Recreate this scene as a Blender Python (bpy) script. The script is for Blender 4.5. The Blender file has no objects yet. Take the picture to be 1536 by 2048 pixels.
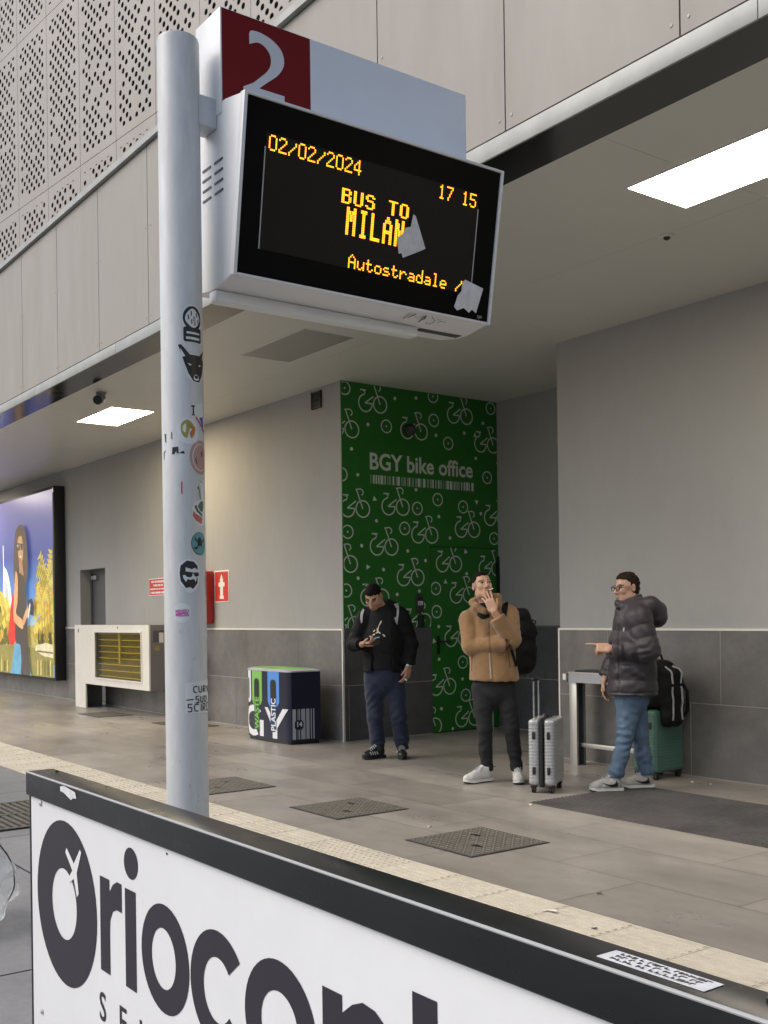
import bpy, bmesh, math, random
import numpy as np
from mathutils import Vector, Matrix
from mathutils.bvhtree import BVHTree
random.seed(7)
SC = bpy.context.scene
COL = SC.collection
R = math.radians
# ------------------------------------------------------------------ camera
H = 1.4
YAW = .6342
cam = bpy.data.cameras.new('camera')
cam.sensor_fit = 'VERTICAL'; cam.sensor_height = 36
cam.lens = 36 * 2147.15 / 2048
cam.shift_y = 205.3 / 2048
cam.clip_start = .05; cam.clip_end = 3000
camo = bpy.data.objects.new('camera', cam); COL.objects.link(camo)
F_ = Vector((-math.cos(YAW), math.sin(YAW), 0)); R_ = Vector((math.sin(YAW), math.cos(YAW), 0)); U_ = Vector((0, 0, 1))
ro = .0131
R3 = R_ * math.cos(ro) - U_ * math.sin(ro); U3 = U_ * math.cos(ro) + R_ * math.sin(ro)
camo.matrix_world = Matrix(((R3.x, U3.x, -F_.x, 0), (R3.y, U3.y, -F_.y, 0), (R3.z, U3.z, -F_.z, H), (0, 0, 0, 1)))
SC.camera = camo
# ------------------------------------------------------------------ world, sun, exposure
SUN_EL, SUN_AZ = R(46), R(212)          # azimuth measured clockwise from +Y
w = bpy.data.worlds.new('World'); SC.world = w; w.use_nodes = True
nt = w.node_tree
sky = nt.nodes.new('ShaderNodeTexSky'); sky.sky_type = 'NISHITA'; sky.sun_disc = False
sky.sun_elevation = SUN_EL; sky.sun_rotation = SUN_AZ
sky.air_density = 1.2; sky.dust_density = 3.5; sky.ozone_density = 1.2
bg = nt.nodes['Background']; bg.inputs['Strength'].default_value = .12
nt.links.new(sky.outputs[0], bg.inputs[0])
sl = bpy.data.lights.new('sun', 'SUN'); sl.energy = .95; sl.angle = R(50); sl.color = (1, .985, .96)
so = bpy.data.objects.new('sun', sl); COL.objects.link(so)
sd = Vector((math.sin(SUN_AZ) * math.cos(SUN_EL), math.cos(SUN_AZ) * math.cos(SUN_EL), math.sin(SUN_EL)))
so.rotation_euler = sd.to_track_quat('Z', 'Y').to_euler()
vs = SC.view_settings
vs.view_transform = 'Standard'; vs.look = 'None'; vs.gamma = 1; vs.exposure = .52
try: vs.use_curve_mapping = False
except Exception: pass
LAMP = 20.0                                # radiance of the ceiling lamps

# ------------------------------------------------------------------ materials
def srgb(r, g, b):
    f = lambda c: (c / 255 / 12.92) if c / 255 <= .04045 else ((c / 255 + .055) / 1.055) ** 2.4
    return (f(r), f(g), f(b))
def mat(name, c, rough=.5, metal=0, var=.0, vscale=3., bump=0., bscale=60., rvar=0., emit=None, estr=0., island=0., stretch=None, spec=.5, alpha=1, trans=0., coat=0., sheen=0., var2=0., v2scale=30., bdist=.01, tint=None):
    m = bpy.data.materials.new(name); m.use_nodes = True
    t = m.node_tree; N = t.nodes; L = t.links
    b = N['Principled BSDF']
    b.inputs['Base Color'].default_value = (*c, 1); b.inputs['Roughness'].default_value = rough
    b.inputs['Metallic'].default_value = metal; b.inputs['Specular IOR Level'].default_value = spec
    b.inputs['Alpha'].default_value = alpha; b.inputs['Transmission Weight'].default_value = trans
    b.inputs['Coat Weight'].default_value = coat; b.inputs['Sheen Weight'].default_value = sheen
    if emit: b.inputs['Emission Color'].default_value = (*emit, 1); b.inputs['Emission Strength'].default_value = estr
    co = N.new('ShaderNodeTexCoord'); out = co.outputs['Object']
    if stretch:
        mp = N.new('ShaderNodeMapping'); mp.inputs['Scale'].default_value = stretch; L.new(out, mp.inputs[0]); out = mp.outputs[0]
    def noise(sc, det=5, rg=.6):
        n = N.new('ShaderNodeTexNoise'); n.inputs['Scale'].default_value = sc; n.inputs['Detail'].default_value = det; n.inputs['Roughness'].default_value = rg
        L.new(out, n.inputs[0]); return n
    def rng(o, lo, hi, a=.3, bb=.7):
        r = N.new('ShaderNodeMapRange'); r.inputs[1].default_value = a; r.inputs[2].default_value = bb; r.inputs[3].default_value = lo; r.inputs[4].default_value = hi
        L.new(o, r.inputs[0]); return r.outputs[0]
    fac = None
    def mul(a, o):
        if a is None: return o
        q = N.new('ShaderNodeMath'); q.operation = 'MULTIPLY'; L.new(a, q.inputs[0]); L.new(o, q.inputs[1]); return q.outputs[0]
    if var: n1 = noise(vscale); fac = mul(fac, rng(n1.outputs[0], 1 - var, 1 + var))
    if var2: n2 = noise(v2scale, 8, .7); fac = mul(fac, rng(n2.outputs[0], 1 - var2, 1 + var2))
    if island:
        g = N.new('ShaderNodeNewGeometry'); fac = mul(fac, rng(g.outputs['Random Per Island'], 1 - island, 1 + island, 0, 1))
    if fac is not None:
        mx = N.new('ShaderNodeVectorMath'); mx.operation = 'SCALE'; mx.inputs[0].default_value = c; L.new(fac, mx.inputs['Scale'])
        o = mx.outputs[0]
        if tint:
            n3 = noise(vscale * .6, 4); mm = N.new('ShaderNodeMix'); mm.data_type = 'RGBA'; mm.blend_type = 'MULTIPLY'
            L.new(rng(n3.outputs[0], 0, 1, .35, .65), mm.inputs[0]); L.new(o, mm.inputs[6]); mm.inputs[7].default_value = (*tint, 1); o = mm.outputs[2]
        L.new(o, b.inputs['Base Color'])
    if rvar: n4 = noise(vscale * 2.3, 6); L.new(rng(n4.outputs[0], max(.02, rough - rvar), min(1, rough + rvar)), b.inputs['Roughness'])
    if bump:
        n5 = noise(bscale, 6, .65); bp = N.new('ShaderNodeBump'); bp.inputs['Strength'].default_value = bump; bp.inputs['Distance'].default_value = bdist
        L.new(n5.outputs[0], bp.inputs['Height']); L.new(bp.outputs[0], b.inputs['Normal'])
    return m
M = {}
M['plaster'] = mat('wall_plaster', (.36, .352, .34), .85, var=.065, vscale=.7, bump=.25, bscale=180, bdist=.004, var2=.025, v2scale=9, stretch=(1, 1, .5))
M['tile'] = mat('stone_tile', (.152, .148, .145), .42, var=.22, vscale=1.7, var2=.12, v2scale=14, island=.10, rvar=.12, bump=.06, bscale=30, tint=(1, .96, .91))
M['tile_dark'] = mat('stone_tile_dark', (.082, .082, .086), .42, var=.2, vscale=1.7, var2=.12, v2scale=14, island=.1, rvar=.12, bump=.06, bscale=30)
M['grout'] = mat('grout', (.42, .39, .35), .9)
M['trim'] = mat('steel_trim', (.75, .72, .66), .4, var=.05)
M['green'] = mat('green_vinyl', (.015, .150, .014), .45, var=.06, vscale=1.2, rvar=.08, bump=.03, bscale=20)
M['print'] = mat('pale_print', (.58, .65, .56), .5)
M['ceil'] = mat('ceiling_panel', (.60, .60, .55), .36, var=.03, vscale=.5, spec=.4)
M['soffit'] = mat('dark_soffit', (.012, .011, .010), .13, var=.2, vscale=2, spec=.6, rvar=.05)
M['fasctrim'] = mat('zinc_trim', (.35, .36, .345), .5, metal=.2, var=.12, vscale=5)
M['clad'] = mat('cladding_panel', (.318, .294, .266), .55, var=.05, vscale=.9, island=.02, var2=.03, v2scale=5, stretch=(1.6, 1, .35), rvar=.08)
M['black'] = mat('black_plastic', (.012, .012, .013), .4)
M['darkgap'] = mat('dark_void', (.02, .02, .022), .9)
M['white'] = mat('white_paint', (.72, .73, .74), .38, var=.03, vscale=6, rvar=.08)
M['steel'] = mat('brushed_steel', (.55, .55, .54), .34, metal=.9, var=.03, vscale=3)
M['chrome'] = mat('chrome', (.75, .75, .75), .12, metal=1)
M['lamp'] = mat('lamp_diffuser', (.9, .9, .85), .5, emit=(1, .90, .75), estr=LAMP)
M['lamp_warm'] = mat('lamp_diffuser_warm', (.9, .9, .85), .5, emit=(1, .82, .52), estr=LAMP * 1.25)
M['red'] = mat('red_enamel', (.42, .022, .018), .4, var=.05)
M['redsign'] = mat('red_sign', (.55, .035, .025), .5)
M['whitesign'] = mat('white_print', (.78, .76, .72), .5)

# ------------------------------------------------------------------ mesh builder
class MB:
    def __init__(s): s.v = []; s.f = []; s.m = []
    def add(s, vs, fs, m=0, M4=None):
        o = len(s.v)
        s.v += [tuple(M4 @ Vector(p)) for p in vs] if M4 is not None else [tuple(p) for p in vs]
        s.f += [tuple(i + o for i in f) for f in fs]; s.m += [m] * len(fs); return s
    def box(s, x0, x1, y0, y1, z0, z1, m=0, M4=None):
        x0, x1 = sorted((x0, x1)); y0, y1 = sorted((y0, y1)); z0, z1 = sorted((z0, z1))
        v = [(x0, y0, z0), (x1, y0, z0), (x1, y1, z0), (x0, y1, z0), (x0, y0, z1), (x1, y0, z1), (x1, y1, z1), (x0, y1, z1)]
        return s.add(v, [(0, 3, 2, 1), (4, 5, 6, 7), (0, 1, 5, 4), (1, 2, 6, 5), (2, 3, 7, 6), (3, 0, 4, 7)], m, M4)
    def quad(s, a, b, c, d, m=0): return s.add([a, b, c, d], [(0, 1, 2, 3)], m)
    def prism(s, poly, fn, h0, h1, m=0):         # poly of 2D points; fn(u,v,h) -> xyz
        n = len(poly); v = [fn(u, w_, h0) for u, w_ in poly] + [fn(u, w_, h1) for u, w_ in poly]
        f = [tuple(range(n))[::-1], tuple(range(n, 2 * n))] + [(i, (i + 1) % n, n + (i + 1) % n, n + i) for i in range(n)]
        return s.add(v, f, m)
    def tube(s, pts, r, n=10, m=0, caps=True, closed=False):
        P = [Vector(p) for p in pts]; K = len(P); rr = r if isinstance(r, (list, tuple)) else [r] * K
        v = []; up = None
        for i, p in enumerate(P):
            if closed: d = (P[(i + 1) % K] - P[i - 1])
            else: d = (P[min(i + 1, K - 1)] - P[max(i - 1, 0)])
            d.normalize()
            if up is None: up = Vector((0, 0, 1)) if abs(d.z) < .9 else Vector((1, 0, 0))
            a = d.cross(up)
            if a.length < 1e-4: a = d.cross(Vector((1, .3, 0)))
            a.normalize(); b = a.cross(d).normalized(); up = b
            for j in range(n):
                t = 2 * math.pi * j / n; v.append(p + a * math.cos(t) * rr[i] + b * math.sin(t) * rr[i])
        f = []
        for i in range(K if closed else K - 1):
            for j in range(n):
                i2 = (i + 1) % K; f.append((i * n + j, i * n + (j + 1) % n, i2 * n + (j + 1) % n, i2 * n + j))
        if caps and not closed: f += [tuple(range(n))[::-1], tuple(range((K - 1) * n, K * n))]
        return s.add(v, f, m)
    def lathe(s, prof, c, n=24, axis='Z', m=0):
        v = []; f = []; K = len(prof)
        for r, h in prof:
            for j in range(n):
                t = 2 * math.pi * j / n; a, b = r * math.cos(t), r * math.sin(t)
                v.append((c[0] + a, c[1] + b, c[2] + h) if axis == 'Z' else (c[0] + h, c[1] + a, c[2] + b) if axis == 'X' else (c[0] + b, c[1] + h, c[2] + a))
        for i in range(K - 1):
            for j in range(n): f.append((i * n + j, i * n + (j + 1) % n, (i + 1) * n + (j + 1) % n, (i + 1) * n + j))
        f += [tuple(range(n))[::-1], tuple(range((K - 1) * n, K * n))]
        return s.add(v, f, m)
    def ell(s, c, r, m=0, nu=16, nv=10, rot=None):
        c = Vector(c); v = []; f = []
        for i in range(nv + 1):
            ph = math.pi * i / nv
            for j in range(nu):
                t = 2 * math.pi * j / nu
                p = Vector((r[0] * math.sin(ph) * math.cos(t), r[1] * math.sin(ph) * math.sin(t), r[2] * math.cos(ph)))
                v.append(c + (rot @ p if rot is not None else p))
        for i in range(nv):
            for j in range(nu): f.append((i * nu + j, (i + 1) * nu + j, (i + 1) * nu + (j + 1) % nu, i * nu + (j + 1) % nu))
        return s.add(v, f, m)
    def me(s, mesh, fn, m=0):
        o = len(s.v); s.v += [tuple(fn(*p.co)) for p in mesh.vertices]
        for p in mesh.polygons: s.f.append(tuple(i + o for i in p.vertices)); s.m.append(m)
        return s
    def stroke(s, pts, wd, fn, m=0, closed=False):      # flat 2D stroke, fn(u,v) -> xyz
        P = [Vector((p[0], p[1])) for p in pts]; K = len(P); Lq = []; Rq = []
        for i in range(K):
            if closed: d = P[(i + 1) % K] - P[i - 1]
            else: d = P[min(i + 1, K - 1)] - P[max(i - 1, 0)]
            d.normalize(); nn = Vector((-d.y, d.x)) * wd / 2
            Lq.append(P[i] + nn); Rq.append(P[i] - nn)
        v = [fn(*q) for q in Lq] + [fn(*q) for q in Rq]
        return s.add(v, [(i, (i + 1) % K, K + (i + 1) % K, K + i) for i in range(K if closed else K - 1)], m)
    def build(s, name, mats, parent=None, smooth=False, bevel=0, segs=2, ang=35, cuts=None, rec=True):
        me = bpy.data.meshes.new(name); me.from_pydata(s.v, [], s.f)
        if not isinstance(mats, (list, tuple)): mats = [mats]
        for q in mats: me.materials.append(q)
        me.polygons.foreach_set('material_index', s.m)
        bm = bmesh.new(); bm.from_mesh(me)
        if rec: bmesh.ops.recalc_face_normals(bm, faces=bm.faces)
        for co, no in (cuts or []):
            bmesh.ops.bisect_plane(bm, geom=bm.verts[:] + bm.edges[:] + bm.faces[:], plane_co=co, plane_no=no, clear_outer=True)
        if bevel:
            es = [e for e in bm.edges if len(e.link_faces) == 2 and e.calc_face_angle(0) > R(30)]
            bmesh.ops.bevel(bm, geom=es, offset=bevel, segments=segs, profile=.5, affect='EDGES', clamp_overlap=True)
        if smooth or bevel:
            for f in bm.faces: f.smooth = True
            for e in bm.edges:
                if len(e.link_faces) != 2 or e.calc_face_angle(0) > R(ang): e.smooth = False
        bm.to_mesh(me); bm.free(); me.update()
        o = bpy.data.objects.new(name, me); COL.objects.link(o)
        if parent is not None: o.parent = parent
        return o
def tag(o, label=None, cat=None, group=None, kind=None):
    if label: o['label'] = label
    if cat: o['category'] = cat
    if group: o['group'] = group
    if kind: o['kind'] = kind
    return o
def empty(name, loc, rz=0, label=None, cat=None, group=None):
    o = bpy.data.objects.new(name, None); COL.objects.link(o); o.location = loc; o.rotation_euler = (0, 0, rz); o.empty_display_size = .2
    return tag(o, label, cat, group)
def copy_tree(o, parent=None):
    c = o.copy(); COL.objects.link(c)
    if parent: c.parent = parent
    for ch in o.children: copy_tree(ch, c)
    return c
def curve_mesh(cu):
    ob = bpy.data.objects.new('tmp', cu); COL.objects.link(ob)
    dg = bpy.context.evaluated_depsgraph_get(); me = bpy.data.meshes.new_from_object(ob.evaluated_get(dg))
    bpy.data.objects.remove(ob); bpy.data.curves.remove(cu); return me
def text(s, size=1, bold=0, align='LEFT', ext=0, sp=1, lsp=1):
    cu = bpy.data.curves.new('t', 'FONT'); cu.body = s; cu.size = size; cu.offset = bold; cu.align_x = align; cu.extrude = ext; cu.space_character = sp; cu.space_line = lsp; cu.resolution_u = 4
    return curve_mesh(cu)
def shape(loops, ext=0):
    cu = bpy.data.curves.new('t', 'CURVE'); cu.dimensions = '2D'; cu.fill_mode = 'BOTH'; cu.extrude = ext
    for lp in loops:
        sp = cu.splines.new('POLY'); sp.points.add(len(lp) - 1)
        for i, p in enumerate(lp): sp.points[i].co = (p[0], p[1], 0, 1)
        sp.use_cyclic_u = True
    return curve_mesh(cu)
def circ(cx, cy, rx, ry=None, n=32, a0=0, a1=360):
    ry = ry or rx; full = abs(a1 - a0) >= 360
    return [(cx + rx * math.cos(R(a0 + (a1 - a0) * i / (n if full else n - 1))), cy + ry * math.sin(R(a0 + (a1 - a0) * i / (n if full else n - 1)))) for i in range(n)]
def rrect(x0, x1, y0, y1, r, n=6):
    p = []
    for cx, cy, a in ((x1 - r, y1 - r, 0), (x0 + r, y1 - r, 90), (x0 + r, y0 + r, 180), (x1 - r, y0 + r, 270)):
        p += [(cx + r * math.cos(R(a + 90 * i / n)), cy + r * math.sin(R(a + 90 * i / n))) for i in range(n + 1)]
    return p
def smooth2(pts, n=6, closed=True):          # Catmull-Rom
    P = [np.array(p, float) for p in pts]; K = len(P); out = []
    for i in range(K if closed else K - 1):
        a, b, c, d = (P[(i - 1) % K], P[i], P[(i + 1) % K], P[(i + 2) % K]) if closed else (P[max(i - 1, 0)], P[i], P[i + 1], P[min(i + 2, K - 1)])
        for t in np.linspace(0, 1, n, endpoint=False):
            out.append(tuple(.5 * (2 * b + (c - a) * t + (2 * a - 5 * b + 4 * c - d) * t * t + (3 * b - a - 3 * c + d) * t ** 3)))
    if not closed: out.append(tuple(P[-1]))
    return out
# ================================================================== SETTING
YA, YR, YB, XA, XB, ZC, ZD = 6.664, 7.493, 8.975, -9.811, -7.326, 3.994, 1.249
YF, YS = 4.14, 4.47
ZP = 5.75
XL, XRT = -34., 14.
# ---- ground and paving
M['ground'] = mat('asphalt', (.055, .055, .057), .9, var=.2, vscale=.6, bump=.4, bscale=90)
g = MB(); g.quad((-700, -700, -.05), (700, -700, -.05), (700, 700, -.05), (-700, 700, -.05)); tag(g.build('ground', M['ground'], rec=False), kind='structure')
M['slab'] = mat('concrete_slab', (.20, .20, .205), .8, var=.14, vscale=1.6, island=.09, var2=.10, v2scale=22, bump=.3, bscale=70, bdist=.006, rvar=.1)
g = MB(); g.box(XL, XRT, -6, 3.126, -.049, -.006); tag(g.build('pavement_bed', M['ground']), kind='structure')
g = MB(); y = 3.12; k = 0
while y > -5.5:
    x = XL + (k % 2) * .9
    while x < XRT:
        if not (-10.2 < x < -7.2 and False): g.quad((x + .004, y - 1.192, 0), (x + 1.792, y - 1.192, 0), (x + 1.792, y - .004, 0), (x + .004, y - .004, 0))
        x += 1.8
    y -= 1.2; k += 1
tag(g.build('pavement', M['slab']), kind='structure')
M['floor_tile'] = mat('floor_porcelain', (.285, .260, .228), .36, var=.26, vscale=.9, island=.12, var2=.09, v2scale=7, rvar=.12, bump=.05, bscale=40, tint=(.88, .88, .88), stretch=(.7, 1.3, 1))
M['floor_joint'] = mat('floor_joint', (.17, .155, .138), .9)
g = MB(); g.box(XL, XRT, 3.732, 9.2, -.049, -.003); tag(g.build('paving_bed', M['floor_joint']), kind='structure')
g = MB(); y = 3.735; k = 0
while y < 9.0:
    x = XL + (k % 2) * .6 + .3
    while x < XRT:
        g.quad((x + .002, y + .002, 0), (x + 1.198, y + .002, 0), (x + 1.198, y + .598, 0), (x + .002, y + .598, 0)); x += 1.2
    y += .6; k += 1
tag(g.build('station_paving', M['floor_tile']), kind='structure')
# ---- tactile strip, raised bars running along it
M['tactile'] = mat('tactile_tile', (.53, .485, .39), .6, var=.10, vscale=2.5, island=.03, var2=.10, v2scale=18, rvar=.1)
g = MB(); x = XL
while x < XRT:
    g.box(x + .002, x + .398, 3.13, 3.428, -.045, .001); g.box(x + .002, x + .398, 3.432, 3.73, -.045, .001)
    if not (-5.45 < x + .2 < -4.75):
        for j in range(6):
            for y0 in (3.145, 3.447):
                yy = y0 + j * .048; g.box(x + .012, x + .388, yy, yy + .024, .001, .0036)
    else:
        for i in range(8):
            for j in range(6):
                for y0 in (3.145, 3.447):
                    g.box(x + .025 + i * .048, x + .043 + i * .048, y0 + .005 + j * .048, y0 + .022 + j * .048, .001, .0036)
    x += .4
tag(g.build('tactile_paving', M['tactile']), kind='structure')

# ---- walls
def tiled(name, n_u, u0, u1, fn, parent, m, off=.0, top=ZD - .02):
    """dado of large stone tiles standing in a grout bed; fn(u, depth, z)"""
    g = MB(); rows = [(.008, .6155), (.6225, top)]
    for r_, (z0, z1) in enumerate(rows):
        u = n_u + (.305 * -1 if r_ == 0 else 0)
        while u > u0: u -= 1.222
        while u < u1:
            a, b = max(u + .0035, u0), min(u + 1.2185, u1)
            if b - a > .02: g.prism([(a, z0), (b, z0), (b, z1), (a, z1)], lambda p, q, h: fn(p, h, q), 0, .010)
            u += 1.222
    return g.build(name, m, parent)
def wall(name, label, loc):
    return empty(name, loc, 0, label, 'wall')
# rear wall (left), with the recessed service door opening
DX0, DX1, DZ = -17.77, -16.66, 2.222
rw = wall('rear_wall', 'long grey plaster wall with dark tile dado behind the pole and the litter bin', (-20, YA, 0))
P0 = Vector((-20, YA, 0))
g = MB()
for (a, b, c, d) in ((XL, DX0, 0, ZC), (DX1, XA, 0, ZC), (DX0, DX1, DZ, ZC)):
    g.box(a + 20, (b if b < XA - 1 else b - .0125) + 20, .0, .22, c, d)
g.build('plaster', M['plaster'], rw)
g = MB()
for (a, b) in ((XL, DX0), (DX1, XA - .012)): g.box(a + 20, b + 20, -.0165, -.001, 0, ZD - .018)
g.build('grout_bed', M['grout'], rw)
for (a, b) in ((XL, DX0), (DX1, XA - .012)):
    tiled('tile_dado', -11.963, a, b, lambda u, d, z: (u + 20, -.009 - d, z), rw, M['tile'])
g = MB()
for (a, b) in ((XL, DX0), (DX1, XA + .006)): g.box(a + 20, b + 20, -.024, 0, ZD - .018, ZD)
g.box(XA + 20 - .012, XA + 20 + .006, -.024, -.003, 0, ZD - .0181)
g.build('trim_strip', M['trim'], rw)
# green printed wall
gw = wall('green_wall', 'green printed wall with bicycle icons and large bike office lettering', (XA, YA, 0))
DY0, DY1, DH = 7.899, 8.935, 2.197
g = MB()
g.box(-.2, 0, .2205, DY0 - YA, 0, ZC); g.box(-.2, 0, DY1 - YA, YB - YA, 0, ZC); g.box(-.2, 0, DY0 - YA, DY1 - YA, DH, ZC); g.box(-.012, 0, .0, .22, ZD, ZC)
g.build('vinyl_print', M['green'], gw)
g = MB(); g.box(-.011, .0152, .003, DY0 - YA - .012, 0, ZD - .018); g.build('grout_bed', M['grout'], gw)
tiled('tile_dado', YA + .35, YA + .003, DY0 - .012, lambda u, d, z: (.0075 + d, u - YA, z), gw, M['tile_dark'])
g = MB(); g.box(.0, .019, .004, DY0 - YA - .004, ZD - .0178, ZD - .002); g.box(.0, .019, DY0 - YA - .0118, DY0 - YA - .004, 0, ZD - .018)
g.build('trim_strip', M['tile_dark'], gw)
# recess wall
rc = wall('recess_wall', 'shaded plain grey wall at the back of the recess beside the green wall', (XA, YB, 0))
g = MB(); g.box(-.2, XB - XA + 1.5, 0, .2, 0, ZC); g.build('plaster', M['plaster'], rc)
g = MB(); g.box(.0, XB - XA + 1.5, -.0165, -.001, 0, ZD - .018); g.build('grout_bed', M['grout'], rc)
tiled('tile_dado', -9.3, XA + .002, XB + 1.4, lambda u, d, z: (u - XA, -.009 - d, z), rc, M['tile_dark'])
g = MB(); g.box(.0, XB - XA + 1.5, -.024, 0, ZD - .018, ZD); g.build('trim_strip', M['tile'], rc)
# right wall
rt = wall('side_wall', 'pale grey plaster wall with tile dado behind the ashtray table and green suitcase', (XB, YR, 0))
g = MB(); g.box(0, XRT - XB, 0, .22, 0, ZC); g.box(0, .22, .22, YB - YR, 0, ZC); g.build('plaster', M['plaster'], rt)
g = MB(); g.box(.012, XRT - XB, -.0165, -.001, 0, ZD - .018); g.build('grout_bed', M['grout'], rt)
tiled('tile_dado', -6.712, XB + .012, XRT, lambda u, d, z: (u - XB, -.009 - d, z), rt, M['tile'])
g = MB(); g.box(-.006, XRT - XB, -.024, 0, ZD - .018, ZD); g.box(-.006, .012, -.024, -.003, 0, ZD - .0181); g.build('trim_strip', M['trim'], rt)

# ---- ceiling, dark soffit, facade
ce = empty('ceiling', (-10, 6, ZC), 0, 'pale grey canopy ceiling above the people', 'ceiling')
g = MB(); g.box(XL + 10, XRT + 10, YS - 6, 3.3, .006, .15); x = XL
while x < XRT:
    g.box(x + 10, x + 10 + 2.997, YS - 6, -.032, 0, .0058); g.box(x + 10, x + 10 + 2.997, -.029, 3.3, 0, .0058); x += 3
g.build('ceiling_board', M['ceil'], ce)
fc = empty('facade', (-10, YF, ZC), 0, 'grey clad upper facade with perforated screen and dark glossy soffit edge', 'facade')
g = MB(); g.box(XL + 10, XRT + 10, .012, YS - YF - .003, -.002, .15); g.build('soffit_strip', M['soffit'], fc)
g = MB(); x = XL
while x < XRT:
    g.box(x + 10 + .002, min(x + 2.4, XRT) + 10 - .002, -.004, .0105, -.004, .098); x += 2.4
g.build('edge_trim', M['fasctrim'], fc, bevel=.003)
g = MB(); g.box(XL + 10, XRT + 10, .03, .06, .16, ZP - ZC - .002); g.build('dark_backing', M['darkgap'], fc)
x = -3.22 + 1.2 * 6
while x > -27:
    g = MB(); g.box(x - 1.2 + .005 + 10, x - .005 + 10, .0, .016, .108, ZP - ZC - .012)
    for (px, pz) in ((.05, .07), (.05, .9), (1.15, .07), (1.15, .9), (.05, 1.6), (1.15, 1.6)):
        g.lathe([(.009, 0), (.009, -.003), (.004, -.004)], (x - px + 10, 0, .108 + pz), 8, 'Y', 1)
    g.build('cladding_panel', [M['clad'], M['fasctrim']], fc); x -= 1.2
# perforated screen: holes are real cut-outs (alpha) in front of a dark void
pm = mat('perforated_panel', (.345, .315, .288), .5, var=.05, vscale=.7, var2=.03, v2scale=6, rvar=.06)
t = pm.node_tree; N = t.nodes; L = t.links
co = N.new('ShaderNodeTexCoord'); sp = N.new('ShaderNodeSeparateXYZ'); L.new(co.outputs['Object'], sp.inputs[0])
def mth(op, a, b=None, c=None):
    q = N.new('ShaderNodeMath'); q.operation = op
    for i, z in enumerate((a, b, c)):
        if z is None: continue
        if isinstance(z, (int, float)): q.inputs[i].default_value = z
        else: L.new(z, q.inputs[i])
    return q.outputs[0]
PW, RH = .738, .122
ZH = mth('ADD', sp.outputs[2], H)
pu = mth('FRACT', mth('DIVIDE', mth('SUBTRACT', sp.outputs[0], .348), PW)); pk = mth('FLOOR', mth('DIVIDE', mth('SUBTRACT', sp.outputs[0], .348), PW))
cc = mth('DIVIDE', mth('SUBTRACT', pu, .13), .0811); ci = mth('ROUND', cc); fx = mth('MULTIPLY', mth('SUBTRACT', cc, ci), .0599)
zs = mth('ADD', mth('DIVIDE', ZH, RH), mth('MULTIPLY', mth('MODULO', mth('ADD', ci, 1000), 2), .5)); ri = mth('FLOOR', zs); fz = mth('MULTIPLY', mth('SUBTRACT', mth('FRACT', zs), .5), RH)
dd = mth('SQRT', mth('ADD', mth('POWER', fx, 2), mth('POWER', fz, 2)))
cb = N.new('ShaderNodeCombineXYZ'); L.new(ci, cb.inputs[0]); L.new(ri, cb.inputs[1]); L.new(pk, cb.inputs[2]); wn = N.new('ShaderNodeTexWhiteNoise'); L.new(cb.outputs[0], wn.inputs[0])
keep = mth('GREATER_THAN', wn.outputs[0], .11)
ok = mth('MULTIPLY', mth('GREATER_THAN', ci, -.5), mth('LESS_THAN', ci, 9.5))
pz = mth('FRACT', mth('DIVIDE', mth('SUBTRACT', ZH, 5.87), 1.79)); ok = mth('MULTIPLY', ok, mth('MULTIPLY', mth('GREATER_THAN', pz, .05), mth('LESS_THAN', pz, .95)))
ok = mth('MULTIPLY', ok, mth('GREATER_THAN', mth('SUBTRACT', ZH, mth('MULTIPLY', sp.outputs[0], .107)), 5.708 + .11))
hole = mth('MULTIPLY', mth('MULTIPLY', mth('LESS_THAN', dd, .0255), keep), ok)
L.new(mth('SUBTRACT', 1, hole), N['Principled BSDF'].inputs['Alpha'])
# the screen stands behind the cladding parapet, at a slight angle to it
ANG = R(5.3); KS = 1.13; PIV = (-8.43 * KS + 10, 4.09 * KS - YF, H - ZC)
zr = [4.2, 5.87, 7.66, 9.45, 11.24]
def onscreen(o): o.location = PIV; o.rotation_euler = (0, 0, ANG); o.scale = (KS, KS, KS); return o
for i in range(4):
    for k in range(-7, 9):
        x = .348 + k * PW; g = MB(); g.box(x + .003, x + PW - .003, -.002, .002, zr[i] + .003 - H, zr[i + 1] - .003 - H)
        onscreen(g.build('perforated_panel', pm, fc))
g = MB(); g.box(-4.8, 7, .13, .15, 4.2 - H, 12 - H); onscreen(g.build('screen_backing', M['darkgap'], fc))
g = MB(); g.box(XL + 10, XRT + 10, -.04, .034, ZP - ZC, ZP - ZC + .06); g.build('screen_trim', M['fasctrim'], fc)
g = MB(); g.box(XL + 10, -4.2, .0, .02, ZP - ZC + .061, 7); g.build('end_panel', M['clad'], fc)
g = MB(); g.box(XL + 10, XRT + 10, 2.6, 6.5, .16, 8.9); g.build('upper_storey', M['darkgap'], fc)

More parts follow.
